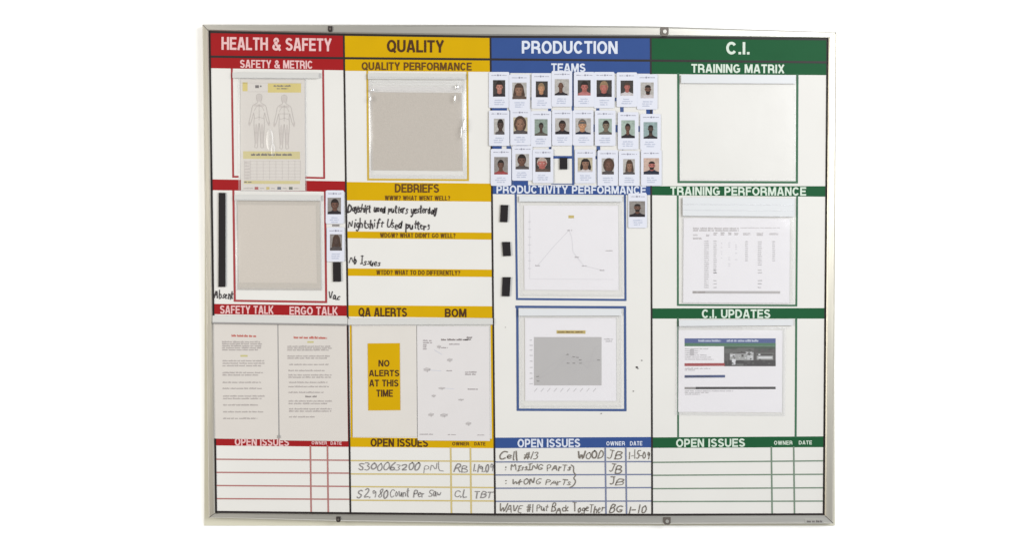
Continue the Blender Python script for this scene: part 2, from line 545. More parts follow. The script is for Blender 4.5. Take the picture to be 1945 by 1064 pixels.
def band(k, yl0, yr0, yl1, yr1, m, x0=None, x1=None, name='printed_band'):
    mb = MB()
    a = xl(k, yl0) if x0 is None else x0
    b = xl(k + 1, yr0) if x1 is None else x1
    a2 = xl(k, yl1) if x0 is None else x0
    b2 = xl(k + 1, yr1) if x1 is None else x1
    mb.prism([(a, yl0), (b, yr0), (b2, yr1), (a2, yl1)], D1, T)
    return mb.build(name, m, wb)


COLM = [M_red, M_yel, M_blue, M_green]
HL = [107, 110, 112.3, 114.6, 118]
for k in range(4):
    band(k, TOPI[k][1] + 1, TOPI[k + 1][1] + 1, HL[k], HL[k + 1], COLM[k], name='heading_band')
SUB = [(129, 133), (134, 136), (138, 139.5), (140, 142.2)]
for k in range(4):
    band(k, HL[k], HL[k + 1], SUB[k][0], SUB[k][1], COLM[k], name='subheading_band')
band(0, 340.5, 344.3, 361, 364.5, M_red)
band(0, 577.5, 580.5, 597, 600.5, M_red)
band(0, 830, 833, 846.8, 849.5, M_red)
band(1, 345.5, 348.6, 380.5, 383, M_yel)
band(1, 439.5, 442, 452.5, 455.3, M_yel)
band(1, 510, 512.3, 524, 526.3, M_yel)
band(1, 580, 582, 601.5, 604.5, M_yel)
band(1, 831.5, 834, 849.5, 852, M_yel)
band(2, 351, 353.5, 368.5, 370.5, M_blue)
band(2, 832, 830.8, 852, 850.5, M_blue)
band(3, 353.5, 353.5, 370.7, 373.5, M_green)
band(3, 586, 585.5, 605.5, 605.5, M_green)
band(3, 831.5, 829.5, 851.5, 850, M_green)

# black dividers between the columns and under the headings
for k in range(5):
    mb = MB()
    wk = 3.4 if k in (1, 2, 3) else 3.8
    off = 1.5 if k == 0 else (-1.5 if k == 4 else 0)
    mb.stroke([(TOPI[k][0] + off, TOPI[k][1]), (BOTI[k][0] + off, BOTI[k][1])], wk, D3)
    mb.build('divider_line', M_black, wb)
mb = MB()
mb.stroke([(TOPI[k][0], HL[k]) for k in range(5)], 4.2, D3 + .00005)
mb.build('divider_line', M_black, wb)
for pts, off in ((TOPI, 2.0), (BOTI, -1.8)):
    mb = MB()
    mb.stroke([(x, y + off) for x, y in pts], 4.2, D3 + .0001)
    mb.build('border_line', M_black, wb)


def outline(pts, wd, m, closed=False):
    mb = MB()
    for i, (a, b) in enumerate(zip(pts, pts[1:])):
        mb.stroke([a, b], wd, D2 + .00004 * (i % 2))
    return mb.build('box_outline', m, wb)


outline([(440.3, 131), (443, 335.5), (452, 335.5)], 3.6, M_redl)
outline([(577, 337), (615.8, 338), (613.8, 133)], 3.6, M_redl)
outline([(443.3, 363), (446, 571.5), (619.6, 574), (617.3, 365)], 4, M_redl)
outline([(660, 616), (661.5, 834)], 3.4, M_red)
outline([(697.6, 135), (699.3, 340.8), (889, 342), (887.6, 137)], 3.6, M_yell)
outline([(666, 616), (668, 832)], 3.4, M_yel)
outline([(933.5, 618), (936, 834)], 3.6, M_yel)
outline([(979.5, 369), (982, 568.2), (1188, 570), (1187, 371)], 4.0, M_bluel)
outline([(982.5, 583.5), (983.5, 778.8), (1187.8, 779.5), (1187, 584), (980.6, 583)], 4.6, M_bluel)
outline([(1288.3, 140), (1288.8, 345.5), (1513.5, 346.3), (1514.5, 142)], 4.2, M_greenl)
outline([(1287.3, 371), (1287.6, 579.5), (1512.5, 580.6), (1514, 374)], 3.6, M_greenl)
outline([(1287.5, 605), (1288, 832)], 3.4, M_greenl)
outline([(1512.3, 606), (1511.2, 830)], 3.8, M_greenl)


def table(k, lefts, rights, xs, m, ytop):
    mb = MB()
    for yl, yr in zip(lefts, rights):
        mb.stroke([(xl(k, yl), yl), ((xl(k, yl) + xl(k + 1, yr)) / 2, (yl + yr) / 2), (xl(k + 1, yr), yr)], 2.6, D2)
    for xx in xs:
        mb.stroke([(xx - 1, ytop), (xx + .6, 978)], 3.0, D2 + .00005)
    mb.build('ruled_table', m, wb)


table(0, (873, 898, 923, 948), (875, 899.5, 924.7, 949.2), (590.5, 623), M_reds, 848)
table(1, (875.5, 901, 925, 951), (877, 902, 927, 952.5), (857, 894.5), M_yels, 851)
table(2, (878.2, 903, 928.2, 953.2), (877.5, 902, 927, 952.5), (1150.5, 1189.5), M_blues, 851)
table(3, (879, 903.6, 929, 953.6), (876, 901.6, 927.3, 952.6), (1466, 1508.5), M_greens, 850)

# printed words
for s, box, m, dy in (
        ('HEALTH & SAFETY', (421, 69.5, 630, 94), M_pink, 3), ('QUALITY', (735, 75, 843.5, 98.5), M_brown, 1),
        ('PRODUCTION', (991, 77, 1173, 101), M_lwb, .8), ('C.I.', (1379, 79, 1424, 102.5), M_lwg, .5)):
    lettering(s, box, D4, m, wb, 'heading_lettering', dy=dy)
for s, box, m, dy in (
        ('SAFETY & METRIC', (456, 113, 594, 128.5), M_pink, 1.8), ('QUALITY PERFORMANCE', (687, 117.5, 896, 132.5), M_brownm, 1),
        ('TEAMS', (1047, 120, 1112, 136), M_lwb, .3), ('TRAINING MATRIX', (1313, 121, 1490, 137.5), M_lwg, 1.2),
        ('DEBRIEFS', (750, 349, 834, 365.5), M_brownm, .5), ('PRODUCTIVITY PERFORMANCE', (943, 352, 1227, 367), M_lwb, 1.5),
        ('TRAINING PERFORMANCE', (1273, 354.5, 1531, 370.5), M_lwg, 1), ('SAFETY TALK', (418, 580.5, 520, 596), M_pink, .8),
        ('ERGO TALK', (550, 582.5, 642, 598), M_pink, .8), ('QA ALERTS', (681, 584.5, 773, 601.5), M_brown, .5),
        ('BOM', (845, 586.5, 886, 602.5), M_brown, .3), ('C.I. UPDATES', (1333, 588, 1463, 604.5), M_lwg, 0),
        ('OPEN ISSUES', (446, 832, 549, 847), M_pink, 1), ('OPEN ISSUES', (704, 833.5, 813, 849), M_brown, .6),
        ('OPEN ISSUES', (983, 834.5, 1102, 850.5), M_lwb, -.5), ('OPEN ISSUES', (1284, 834.5, 1415, 850), M_lwg, -.8)):
    lettering(s, box, D4, m, wb, 'subheading_lettering', dy=dy)
for s, box, m, dy in (
        ('WWW? WHAT WENT WELL?', (731, 371.3, 855, 380.3), M_brownm, .6), ("WDGW? WHAT DIDN'T GO WELL?", (722, 442.3, 865, 451.3), M_brownm, .9),
        ('WTDD? WHAT TO DO DIFFERENTLY?', (715, 513, 874, 522), M_brownm, 1),
        ('OWNER', (592, 838.5, 621, 845), M_pink, .3), ('DATE', (628, 839, 649, 845.5), M_pink, .3),
        ('OWNER', (859, 840, 891, 846.8), M_brownm, .2), ('DATE', (901, 840.3, 922, 846.8), M_brownm, .2),
        ('OWNER', (1151.5, 839, 1187, 847), M_lwb, -.2), ('DATE', (1196.5, 838.8, 1220, 847), M_lwb, -.2),
        ('OWNER', (1470, 838, 1505, 845.5), M_lwg, -.2), ('DATE', (1517, 837.7, 1542, 845), M_lwg, -.2)):
    lettering(s, box, D4, m, wb, 'small_lettering', dy=dy, bold=.18, gap=.13)

# the blue grid of the team boxes, seen in the gaps between the badges
mb = MB()
for x0, y0, x1, y1 in ((932, 204.5, 963, 211), (933, 276, 953, 284), (962, 277, 971, 283), (981, 275, 1002, 288), (975, 342, 1003, 352),
                       (1041, 205, 1047, 212.5), (1132.5, 204.5, 1138.5, 211), (1178, 203, 1184.5, 215.5), (1227.5, 206, 1240, 216.5),
                       (1042.5, 277, 1047.5, 285), (1133, 277, 1140, 288), (1048, 296, 1090, 301), (1008, 184, 1012, 190),
                       (1045.5, 184.5, 1050, 190), (1168, 185, 1173, 192), (1008, 235, 1010.5, 249), (1046, 236, 1050, 250), (1127, 236, 1131, 250),
                       (1168, 237, 1173.5, 251), (1212, 239, 1215, 250), (1228, 282.5, 1240, 286), (1008, 293, 1013, 300), (1131, 296, 1135, 302),
                       (1173, 295, 1177, 302), (1181, 279, 1184, 285)):
    mb = MB()
    mb.rect(x0, y0, x1, y1, D2, T)
    mb.build('team_grid_patch', M_blue if (x1 - x0) * (y1 - y0) > 120 else M_bluel, wb)
mb = MB()
mb = MB().stroke([(967.5, 138), (968.5, 158)], 3.5, D2)
mb.build('team_grid_line', M_bluel, wb)
mb = MB().stroke([(968.5, 212), (969.5, 269)], 3.5, D2)
mb.build('team_grid_line', M_bluel, wb)
mb = MB().stroke([(971.5, 304), (973, 350)], 3.5, D2)
mb.build('team_grid_line', M_bluel, wb)
mb = MB().stroke([(1087.5, 136), (1088.8, 350)], 4.2, D2 + .0001)
mb.build('team_grid_line', M_bluel, wb)
mb = MB().stroke([(1134.5, 285), (1135, 350)], 3.0, D2)
mb.build('team_grid_line', M_bluel, wb)
mb = MB().stroke([(1048, 349.2), (1090, 349.6)], 1.8, D2)
mb.build('team_grid_line', M_bluel, wb)
mb = MB().stroke([(1045.5, 250), (1046, 282)], 1.4, D2)
mb.build('team_grid_line', M_bluel, wb)

# handwriting
handwriting('Dayshift used putters yesterday', 661, 829, 402, 14, M_ink, wb, 2.3, drop=4, seed=3)
handwriting('Nightshift Used putters', 662, 816, 431, 15, M_ink, wb, 2.2, drop=5, seed=4)
handwriting('No Issues', 663, 721, 500.5, 13, M_ink, wb, 1.9, drop=4, seed=5)
handwriting('Absent', 407, 443, 567, 14, M_ink, wb, 2.2, drop=1, seed=6)
handwriting('Vac', 624, 645, 568, 13, M_ink, wb, 1.9, drop=1, seed=8)
handwriting('S300063200', 681, 796, 893, 13.5, M_inkg, wb, 1.8, drop=1.5, seed=9)
handwriting('PNL', 805, 841, 896, 14, M_inkg, wb, 1.5, seed=31)
handwriting('RB', 863, 889, 896, 14, M_inkg, wb, 1.9, seed=11)
handwriting('1.19.09', 899, 936, 896, 13, M_inkg, wb, 1.7, seed=12)
handwriting('S2.980', 677, 737, 946, 15, M_inkg, wb, 1.8, seed=13)
handwriting('Count Per Saw', 740, 836, 944, 14, M_inkg, wb, 1.7, seed=14)
handwriting('C.L', 863, 885, 946, 14, M_inkg, wb, 1.8, seed=15)
handwriting('TBT', 901, 933, 947, 13, M_inkg, wb, 1.9, seed=16)
handwriting('Cell #13', 947, 1022, 874, 15, M_inkb, wb, 2.1, drop=-1, seed=17)
handwriting('WOOD', 1098, 1145, 872, 14, M_inkb, wb, 2.2, seed=18)
handwriting('JB', 1154, 1180, 872, 14, M_inkb, wb, 1.9, seed=19)
handwriting('1-15-09', 1195, 1233, 871, 13, M_inkb, wb, 1.5, seed=45)
handwriting(': MIssING PArTs', 959, 1083, 894, 11, M_inkb, wb, 1.7, seed=21)
handwriting(': WrONG PArTs', 959, 1083, 921, 11, M_inkb, wb, 1.7, seed=22)
handwriting('JB', 1157, 1180, 898, 13, M_inkb, wb, 1.9, seed=23)
handwriting('JB', 1157, 1183, 922, 13, M_inkb, wb, 1.8, seed=24)
handwriting('WAVE #1', 948, 1012, 974.5, 15, M_inkb, wb, 1.9, drop=-1, seed=25)
handwriting('Put BAck TogeTher', 1019, 1147, 972.5, 14, M_inkb, wb, 1.8, drop=1, seed=26)
handwriting('BG', 1158, 1182, 974.5, 15, M_inkb, wb, 1.9, seed=27)
handwriting('1-10', 1195, 1227, 974, 13, M_inkb, wb, 1.9, seed=28)
mb = MB()
mb.stroke(chaikin([(1085, 884), (1090, 887), (1089, 897), (1094, 903), (1089, 909), (1094, 914), (1090, 923), (1082, 927)]), 2.0, D4)
mb.build('handwriting', M_inkb, wb)
mb = MB()
for x, y, r in ((1209.5, 698, 2.4), (1211.8, 700.5, 1.5), (1219, 685, 1.6), (1203, 743.5, 1.6), (1142, 786, 1.5), (960, 622, 1.0)):
    mb = MB()
    mb.ellipse(x, y, r, r * .8, D4, n=7)
    mb.build('ink_speck', M_ink if r > 2 else M_inkg, wb)

# mounting clips and the maker's plate on the frame
for x, y, hw, hh in ((628, 55.5, 4.2, 5.5), (1261.5, 60.5, 7.5, 8.5), (643.5, 986, 4.0, 5.0), (1266, 989, 6.8, 7)):
    mb = MB()
    mb.prism([(x - hw, y - hh), (x + hw, y - hh), (x + hw, y + hh * .5), (x + hw * .6, y + hh), (x - hw * .6, y + hh), (x - hw, y + hh * .5)], 0.0105, 0.006)
    clip = mb.build('mounting_clip', M_dark if hw < 5 else M_steel, wb)
    mb = MB()
    mb.prism([(x + hw * .5 * math.cos(a * math.pi / 6), y + hw * .5 * math.sin(a * math.pi / 6)) for a in range(12)], 0.0125, 0.002)
    mb.build('screw_head', M_steel if hw < 5 else M_alu, clip)
mb = MB()
mb.rect(1527, 985.5, 1563, 993.5, 0.0078, 0.001)
plate = mb.build('maker_plate', M_alu, wb)
mb = MB()
words(mb, 1531, 1561, 987.3, 4.6, 0.0081)
mb.build('plate_print', M_textd, plate)


# ------------------------------------------------------------------ pouches and rails
def sleeve_mb(x0, y0, x1, y1, d0, h, n=18, seed=1, dy=0.0, dx=0.0, rough=.0006):
    R = random.Random(seed)
    ph = [R.uniform(0, 6.28) for _ in range(6)]
    mb = MB()
    g = []
    for j in range(n + 1):
        row = []
        for i in range(n + 1):
            u, v = i / n, j / n
            e = (math.sin(math.pi * u) * math.sin(math.pi * v)) ** .35 if 0 < u < 1 and 0 < v < 1 else 0
            wv = math.sin(u * 7 + ph[0]) * math.sin(v * 5 + ph[1]) + .6 * math.sin(u * 13 + v * 9 + ph[2])
            row.append(at(x0 + (x1 - x0) * u + dx * v, y0 + (y1 - y0) * v + dy * u, d0 + e * (h + rough * wv)))
        g.append(row)
    for j in range(n):
        for i in range(n):
            b = len(mb.v)
            mb.face([g[j + 1][i], g[j + 1][i + 1], g[j][i + 1], g[j][i]])
    # share vertices for smooth shading
    key, vv, ff = {}, [], []
    for f in mb.f:
        q = []
        for i in f:
            k = tuple(round(c, 7) for c in mb.v[i])
            if k not in key:
                key[k] = len(vv)
                vv.append(mb.v[i])
            q.append(key[k])
        ff.append(q)
    mb.v, mb.f = vv, ff
    return mb


def ridge_mb(x0, x1, y, r, d, dy=0.0):
    """a half-round welded ridge running across a pouch, r px half high"""
    mb = MB()
    n = 6
    A = [at(x0, y - r * math.cos(math.pi * i / n), d + r * PX * .7 * math.sin(math.pi * i / n)) for i in range(n + 1)]
    B = [at(x1, y + dy - r * math.cos(math.pi * i / n), d + r * PX * .7 * math.sin(math.pi * i / n)) for i in range(n + 1)]
    for i in range(n):
        mb.face([A[i + 1], B[i + 1], B[i], A[i]])
    return mb


def dome_mb(cx, cy, rx, ry, d, h, n=12, r=4):
    """a small raised bump added to the vinyl to catch a highlight"""
    mb = MB()
    for j in range(r + 1):
        a = math.pi / 2 * j / r
        for i in range(n):
            t = 2 * math.pi * i / n
            mb.v.append(at(cx + rx * math.cos(a) * math.cos(t), cy - ry * math.cos(a) * math.sin(t), d + h * math.sin(a)))
    for j in range(r):
        for i in range(n):
            k = (i + 1) % n
            mb.f.append([j * n + i, j * n + k, (j + 1) * n + k, (j + 1) * n + i])
            mb.m.append(0)
    return mb


def seam_mb(x0, y0, x1, y1, wd, d, dy=0.0, dx=0.0, top=True):
    mb = MB()
    a, b, c, e = (x0, y0), (x1, y0 + dy), (x1 + dx, y1 + dy), (x0 + dx, y1)
    i_ = [(a[0] + wd, a[1] + (wd if top else 0)), (b[0] - wd, b[1] + (wd if top else 0)), (c[0] - wd, c[1] - wd), (e[0] + wd, e[1] - wd)]
    o_ = [a, b, c, e]
    for k in range(4):
        if k == 0 and not top:
            continue
        j = (k + 1) % 4
        mb.sheet([o_[k], o_[j], i_[j], i_[k]], d)
    return mb


GP = 'clear plastic pouches fixed to the whiteboard'
GD = 'printed sheets displayed on the whiteboard'


def pouch(x0, y0, x1, y1, label, strip=None, back=None, bulge=.003, dy=0.0, dx=0.0, seed=1, seam=4.0, ridges=(), stripm=None, sleeve=True, backrect=None, clear=None, seamtop=True):
    p = empty('document_pouch', (x0 + x1) / 2, y1, 0.0005, label, 'pouch', GP)
    if back is not None:
        mb = MB()
        bx = backrect or (x0, y0, x1, y1)
        mb.rect(*bx, 0.0013, .0004, dy=dy, dx=dx)
        mb.build('back_sheet', back, p)
    if sleeve:
        sleeve_mb(x0, y0, x1, y1, 0.0026, bulge, seed=seed, dy=dy, dx=dx).build('clear_front', clear or M_clear, p, smooth=True)
        seam_mb(x0, y0, x1, y1, seam, 0.0024, dy, dx, seamtop).build('welded_seam', M_seam, p)
    if strip:
        mb = MB()
        mb.rect(*strip[:4], 0.0064, .0024, dy=strip[4] if len(strip) > 4 else dy)
        st = mb.build('header_strip', stripm or M_milk, p)
        for (rx0, rx1, ry, rr) in ridges:
            ridge_mb(rx0, rx1, ry, rr, .0066, dy).build('ridge', M_seam, st, smooth=True)
    return p


# health and safety: tall pouch with the body chart
pouch(452, 148, 582, 363.5, 'tall narrow clear pouch holding the body chart with yellow bars', strip=(442.5, 137.5, 606, 148, 1.2), bulge=.0028, dx=1.2, dy=.8, seed=14, seam=3, ridges=((452, 584, 148.7, 1.5),), seamtop=False, clear=clear_mat('chart_clear_vinyl', (.99, .99, .99), haze=.03, gloss=.02, rough=.3))
qp = [o_ for o_ in col.objects if o_.name.startswith('document_pouch')][-1]
for cx_, cy_, rx_, ry_ in ((513, 266, 7, 22), (519, 285, 4, 14)):  # bumps added to put a soft highlight on the sleeve
    dome_mb(cx_, cy_, rx_, ry_, .0072, .0016).build('highlight_bump', clear_mat('soft_highlight_vinyl', (.985, .985, .985), haze=.04, gloss=.10, rough=.42, bump=.1), qp, smooth=True)
# health and safety: empty pouch under it
pouch(447, 371, 612, 551.5, 'empty warm grey pouch in the red box above the safety talk heading', strip=(446, 370, 610, 380.5, 1.2), back=M_vinyl2, backrect=(450, 380, 608, 550.5), dy=.8, dx=2, bulge=.0035, seed=3, seam=5, ridges=((448, 608, 379, 1.3),))
# quality performance: grey pouch
pouch(700, 141, 885, 338, 'empty grey pouch with a zip top in the yellow quality performance box', strip=(699, 139.5, 884, 150, 1.0), back=M_vinyl, backrect=(704, 175, 876.5, 323), dy=1.5, dx=2, bulge=.007, seed=8, seam=7,
      ridges=((701, 880, 147, 1.6), (702, 878, 154.5, 2.0), (703, 876, 159.5, 1.4), (702, 880, 168, 5.0)))
mb = MB()
mb.rect(702, 162.5, 878, 174.5, 0.0016, .0004, dy=1.5)
qp = [o_ for o_ in col.objects if o_.name.startswith('document_pouch')][-1]
mb.build('closure_band', mat('white_vinyl_band', K(238, 234, 230), rough=.3, spec=.3), qp)
for cx_, cy_, rx_, ry_ in ((708, 171.5, 4.5, 3.0), (868, 165.5, 4.5, 5.0), (864, 187, 2.0, 9), (882, 238, 2.4, 15), (704, 188, 2.2, 7), (876.5, 252, 1.2, 14)):  # glossy bumps added where the grey pouch should glint
    dome_mb(cx_, cy_, rx_, ry_, .0095, .0035).build('highlight_bump', M_shine, qp, smooth=True)
# productivity performance: two pouches with graphs
pouch(985.5, 373, 1183, 563, 'clear pouch over the faint line graph under the productivity performance heading', strip=(986, 372, 1181, 383, .6), dy=1, dx=1.5, seed=5, seam=5, ridges=((988, 1180, 382.4, 1.0), (1060, 1180, 386.8, .8)), bulge=.003, stripm=M_milk2)
pouch(987, 588, 1181, 775, 'clear pouch over the graph with a solid grey plot in the lower blue box', strip=(985, 587, 1180, 600, -.4), dy=0, dx=.5, seed=6, seam=5, ridges=((986, 1180, 602.5, 1.1),), bulge=.003, stripm=M_milk2)
# training matrix: nearly invisible empty pouch
pouch(1291.5, 143, 1511, 342, 'empty clear pouch in the green training matrix box', strip=(1293, 142, 1510, 158, 1.0), clear=clear_mat('thin_clear_vinyl', (.995, .995, .995), haze=.02, gloss=.015, rough=.3), seed=7, dy=.8, seam=2, bulge=.002, stripm=M_milk2)
# training performance
pouch(1295, 376, 1508, 578, 'clear pouch with a wide milky top over the training table', strip=(1296, 375, 1508, 410, 1.5), dy=1.5, dx=-1, seed=9, seam=4, ridges=((1296, 1506, 388, 1.2), (1297, 1506, 399, 1.0), (1297, 1504, 410.3, 1.3)), bulge=.003, stripm=M_milk2)
# c.i. updates
pouch(1284, 620, 1492, 789, 'clear rounded pouch over the newsletter with the blue banner', strip=(1289, 608, 1505, 619.5, -1.2), dy=2, dx=-1.5, seed=10, seam=5, ridges=((1288, 1500, 620.3, 1.0),), bulge=.004, stripm=M_milk2)

# clip rails that hold the long sheets
for (x0, y0, x1, y1, dy, lab) in ((404.5, 599.5, 660.5, 612.5, 3.5, 'milky plastic clip rail holding the two safety and ergo talk sheets'),
                                  (661.5, 605.5, 936, 617, -.8, 'milky plastic clip rail over the alert card and parts drawing in the yellow column')):
    e_ = empty('clip_rail', (x0 + x1) / 2, y1, .0005, lab, 'clip rail', 'clip rails holding long sheets')
    mb = MB()
    mb.rect(x0, y0, x1, y1, .0062, .0050, dy=dy)
    mb.build('rail_body', M_milk, e_)
    ridge_mb(x0, x1, y1 + .8, 1.5, .0062, dy).build('rail_lip', M_groove if x0 < 500 else M_seam, e_, smooth=True)


# ------------------------------------------------------------------ printed sheets
def curl_sheet(x0, y0, x1, y1, d, m, label, dy=0.0, dx=0.0, cat='paper sheet', lift=.0012, name='printed_sheet', group=GD, sidelean=0.0):
    e_ = empty(name, (x0 + x1) / 2, y1, d, label, cat, group)
    mb = MB()
    n = 8
    for j in range(n):
        v0, v1 = j / n, (j + 1) / n
        P = []
        for (u, v) in ((0, v1), (1, v1), (1, v0), (0, v0)):
            P.append(at(x0 + (x1 - x0) * u + dx * v, y0 + (y1 - y0) * v + dy * u, d + lift * v ** 3 * 0))
        mb.face(P)
        mb.face([p + Vector((0, .0002, 0)) for p in reversed(P)])
    mb.build('paper', m, e_)
    return e_


DP, DT = .0018, .00195   # paper, print

# the body chart
s = curl_sheet(457, 150, 579, 362, DP, M_paperw, 'tall body chart with two human outlines and yellow bars', dx=1, dy=.5)
M_yp = mat('pale_yellow_ink', K(222, 204, 128), rough=.7)
M_yp2 = mat('olive_yellow_ink', K(216, 204, 150), rough=.7)
mb = MB()
mb.srect(461, 156, 470.5, 173, DT).srect(509, 158, 572, 175.5, DT)
mb.build('yellow_bar', M_yp, s)
mb = MB()
mb.srect(462, 287, 570, 301.5, DT, .8)
mb.build('yellow_bar', M_yp2, s)
mb = MB()
mb.srect(463.5, 343, 570, 349, DT, .5)
mb.build('yellow_bar', M_yp2, s)
mb = MB()
words(mb, 520, 554, 161, 3.4, DT + .0001)
words(mb, 526, 548, 166.5, 2.6, DT + .0001)
words(mb, 477, 555, 291, 4.6, DT + .0001, dens=2)
words(mb, 464, 478, 344.3, 2.6, DT + .0001)
mb.srect(485, 161.5, 492, 167, DT).srect(494, 162, 497, 165, DT)
mb.build('printed_text', M_textd, s)
mb = MB()
mb.srect(458, 157, 574, 157.6, DT).srect(471, 173.5, 509, 174.2, DT)
for yy in (306, 312, 318, 324, 330, 336, 341):
    mb.srect(464, yy, 571, yy + .6, DT)
for xx in (464, 476, 488, 500, 512, 524, 536, 548, 560, 570.4):
    mb.srect(xx, 305, xx + .6, 341, DT)
for yy in (307.5, 313.5, 319.5, 325.5, 331.5, 337):
    words(mb, 465, 475, yy, 2.6, DT + .0001)
mb.build('printed_grid', M_textl if False else mat('pale_grid_ink', K(205, 196, 192), rough=.7), s)


def body_figure(cx, top, h, back):
    """a printed outline of a standing body, arms a little out"""
    mb = MB()
    k = h / 104.0

    def S(pts, wd=1.1, dd=0):
        for sgn in (-1, 1):
            mb.stroke(chaikin([(cx + sgn * a * k, top + b * k) for a, b in pts]), wd, DT + dd + (.00002 if sgn > 0 else 0))

    mb2 = MB()
    S([(0, 0), (5, 2), (5.5, 8), (3.5, 14), (3, 17), (9, 20), (13, 23), (15, 34), (18, 48), (20, 56), (17, 58), (14, 50), (10.5, 36)])
    S([(10.5, 36), (9, 44), (10, 54), (9.5, 68), (8.5, 80), (7.5, 96), (9, 102), (3, 103), (3, 96), (2, 80), (1.5, 68), (.4, 56)], dd=.00004)
    S([(0, 22), (6, 25), (9, 32)], .8, .00008)
    S([(0, 44), (5, 46), (9, 46)], .8, .00008)
    S([(2, 74), (8, 74)], .8, .00008)
    mb.stroke([(cx, top + 20 * k), (cx, top + 50 * k)], .8, DT + .0001)
    if back:
        mb.stroke([(cx - 10 * k, top + 36 * k), (cx + 10 * k, top + 36 * k)], .9, DT + .0001)
    o_ = mb.build('body_outline', mat('grey_outline_ink', K(194, 186, 181), rough=.7), s)
    mb = MB()
    for sgn in (-1, 1):
        mb.ellipse(cx + sgn * 18.5 * k, top + 57 * k, 2.2 * k, 4.4 * k, DT - .00005, n=9)
        mb.ellipse(cx + sgn * 5.4 * k, top + 76 * k, 3.0, 20 * k, DT - .00006, n=10)
    mb.ellipse(cx, top + 8 * k, 4.6 * k, 7 * k, DT - .00005, n=12)
    mb.srect(cx - 9.5 * k, top + 20 * k, cx + 9.5 * k, top + 24 * k, DT - .00005)
    mb.build('body_shading', mat('light_shading_ink', K(211, 203, 198), rough=.7), s)


body_figure(492.5, 178, 104, False)
body_figure(540, 180, 104, True)
mb = MB()
for i, (x0, x1) in enumerate(((484, 491), (506, 512), (527, 534), (549, 556))):
    mb.srect(x0, 355, x1, 360, DT, mi=i)
words(mb, 463, 481, 356.2, 2.4, DT, mi=4)
words(mb, 494, 502, 356.2, 2.4, DT, mi=4)
words(mb, 515, 522, 356.2, 2.4, DT, mi=4)
words(mb, 537, 545, 356.2, 2.4, DT, mi=4)
words(mb, 559, 569, 356.2, 2.4, DT, mi=4)
mb.build('colour_key', [mat('key_red', K(178, 92, 92)), mat('key_yellow', K(208, 190, 120)), mat('key_blue', K(110, 116, 130)), mat('key_green', K(108, 112, 104)), M_text], s)

# the card inside the empty warm grey pouch
mb = MB()
mb.rect(452, 389, 600, 537, .0018, .0003, dy=1, dx=2)
tag(mb.build('insert_card', M_card2), 'plain warm grey card inside the empty red box pouch', 'card')

# safety talk and ergo talk sheets
M_rt = mat('red_title_ink', K(204, 122, 112), rough=.7)
M_yt = mat('yellow_mark_ink', K(206, 198, 140), rough=.7)
s = curl_sheet(404.5, 613.5, 527, 833.5, DP, M_paperw, 'warm white typed sheet under the safety talk heading', dy=1.5, dx=2)
mb = MB()
words(mb, 440, 487, 635.2, 4.6, DT, dens=2.5, dy=1)
mb.build('title_print', M_rt, s)
mb = MB()
mb.srect(457, 674.5, 470.5, 678, DT)
mb.build('yellow_mark', M_yt, s)
mb = MB()
for x0, x1, y0, y1 in ((422, 498, 648, 667), (423, 505, 684, 698), (423, 501, 706.5, 715.5), (423, 505, 725, 730.5), (423, 505, 736.5, 741.5), (424, 506, 751, 760.5),
                       (424, 502, 768, 773.5), (424, 505, 781, 786.5), (424, 498, 793.5, 798.5)):
    mb = MB()
    nr = max(1, round((y1 - y0) / 4.1))
    for r in range(nr):
        words(mb, x0, x1 - RT.uniform(0, 12 if r == nr - 1 else 4), y0 + r * (y1 - y0) / nr, 2.9, DT + .0001, dens=1.6)
    mb.build('paragraph', M_text, s)
s = curl_sheet(529, 615.5, 658.5, 837, DP + .0001, M_paperw, 'warm white typed sheet under the ergo talk heading', dy=1.5, dx=2.5)
mb = MB()
words(mb, 558, 622, 638.5, 4.8, DT + .0001, dens=2.5, dy=1)
mb.build('title_print', M_rt, s)
mb = MB()
mb.srect(584, 648.3, 596, 651.6, DT + .0001)
mb.build('yellow_mark', M_yt, s)
mb = MB()
for x0, x1, y0, y1 in ((546, 631, 656.5, 667), (546, 631, 675, 683), (549, 627, 691, 697), (548, 627, 702.5, 706), (548, 633, 711, 719.5), (549, 626, 725, 730),
                       (548, 633, 733, 739), (548, 616, 744, 747.5), (548, 633, 760.5, 770), (549, 633, 775.5, 784), (549, 609, 790.5, 794)):
    mb = MB()
    nr = max(1, round((y1 - y0) / 4.1))
    for r in range(nr):
        words(mb, x0, x1 - RT.uniform(0, 12 if r == nr - 1 else 4), y0 + r * (y1 - y0) / nr, 2.9, DT + .0002, dens=1.6)
    mb.build('paragraph', M_text, s)
mb = MB()
words(mb, 580, 602, 751.5, 3.6, DT + .0002, dens=2.5)
mb.build('centred_line', mat('mid_grey_ink', K(160, 152, 150)), s)
mb = MB()
mb.rect(526.5, 617, 529.5, 828, .0016, .0004, dx=2)
mb.rect(528, 827, 532, 832.5, .0044, .002)
tag(mb.build('sheet_divider', M_groove), 'thin grey strip between the safety talk and ergo talk sheets', 'divider strip')

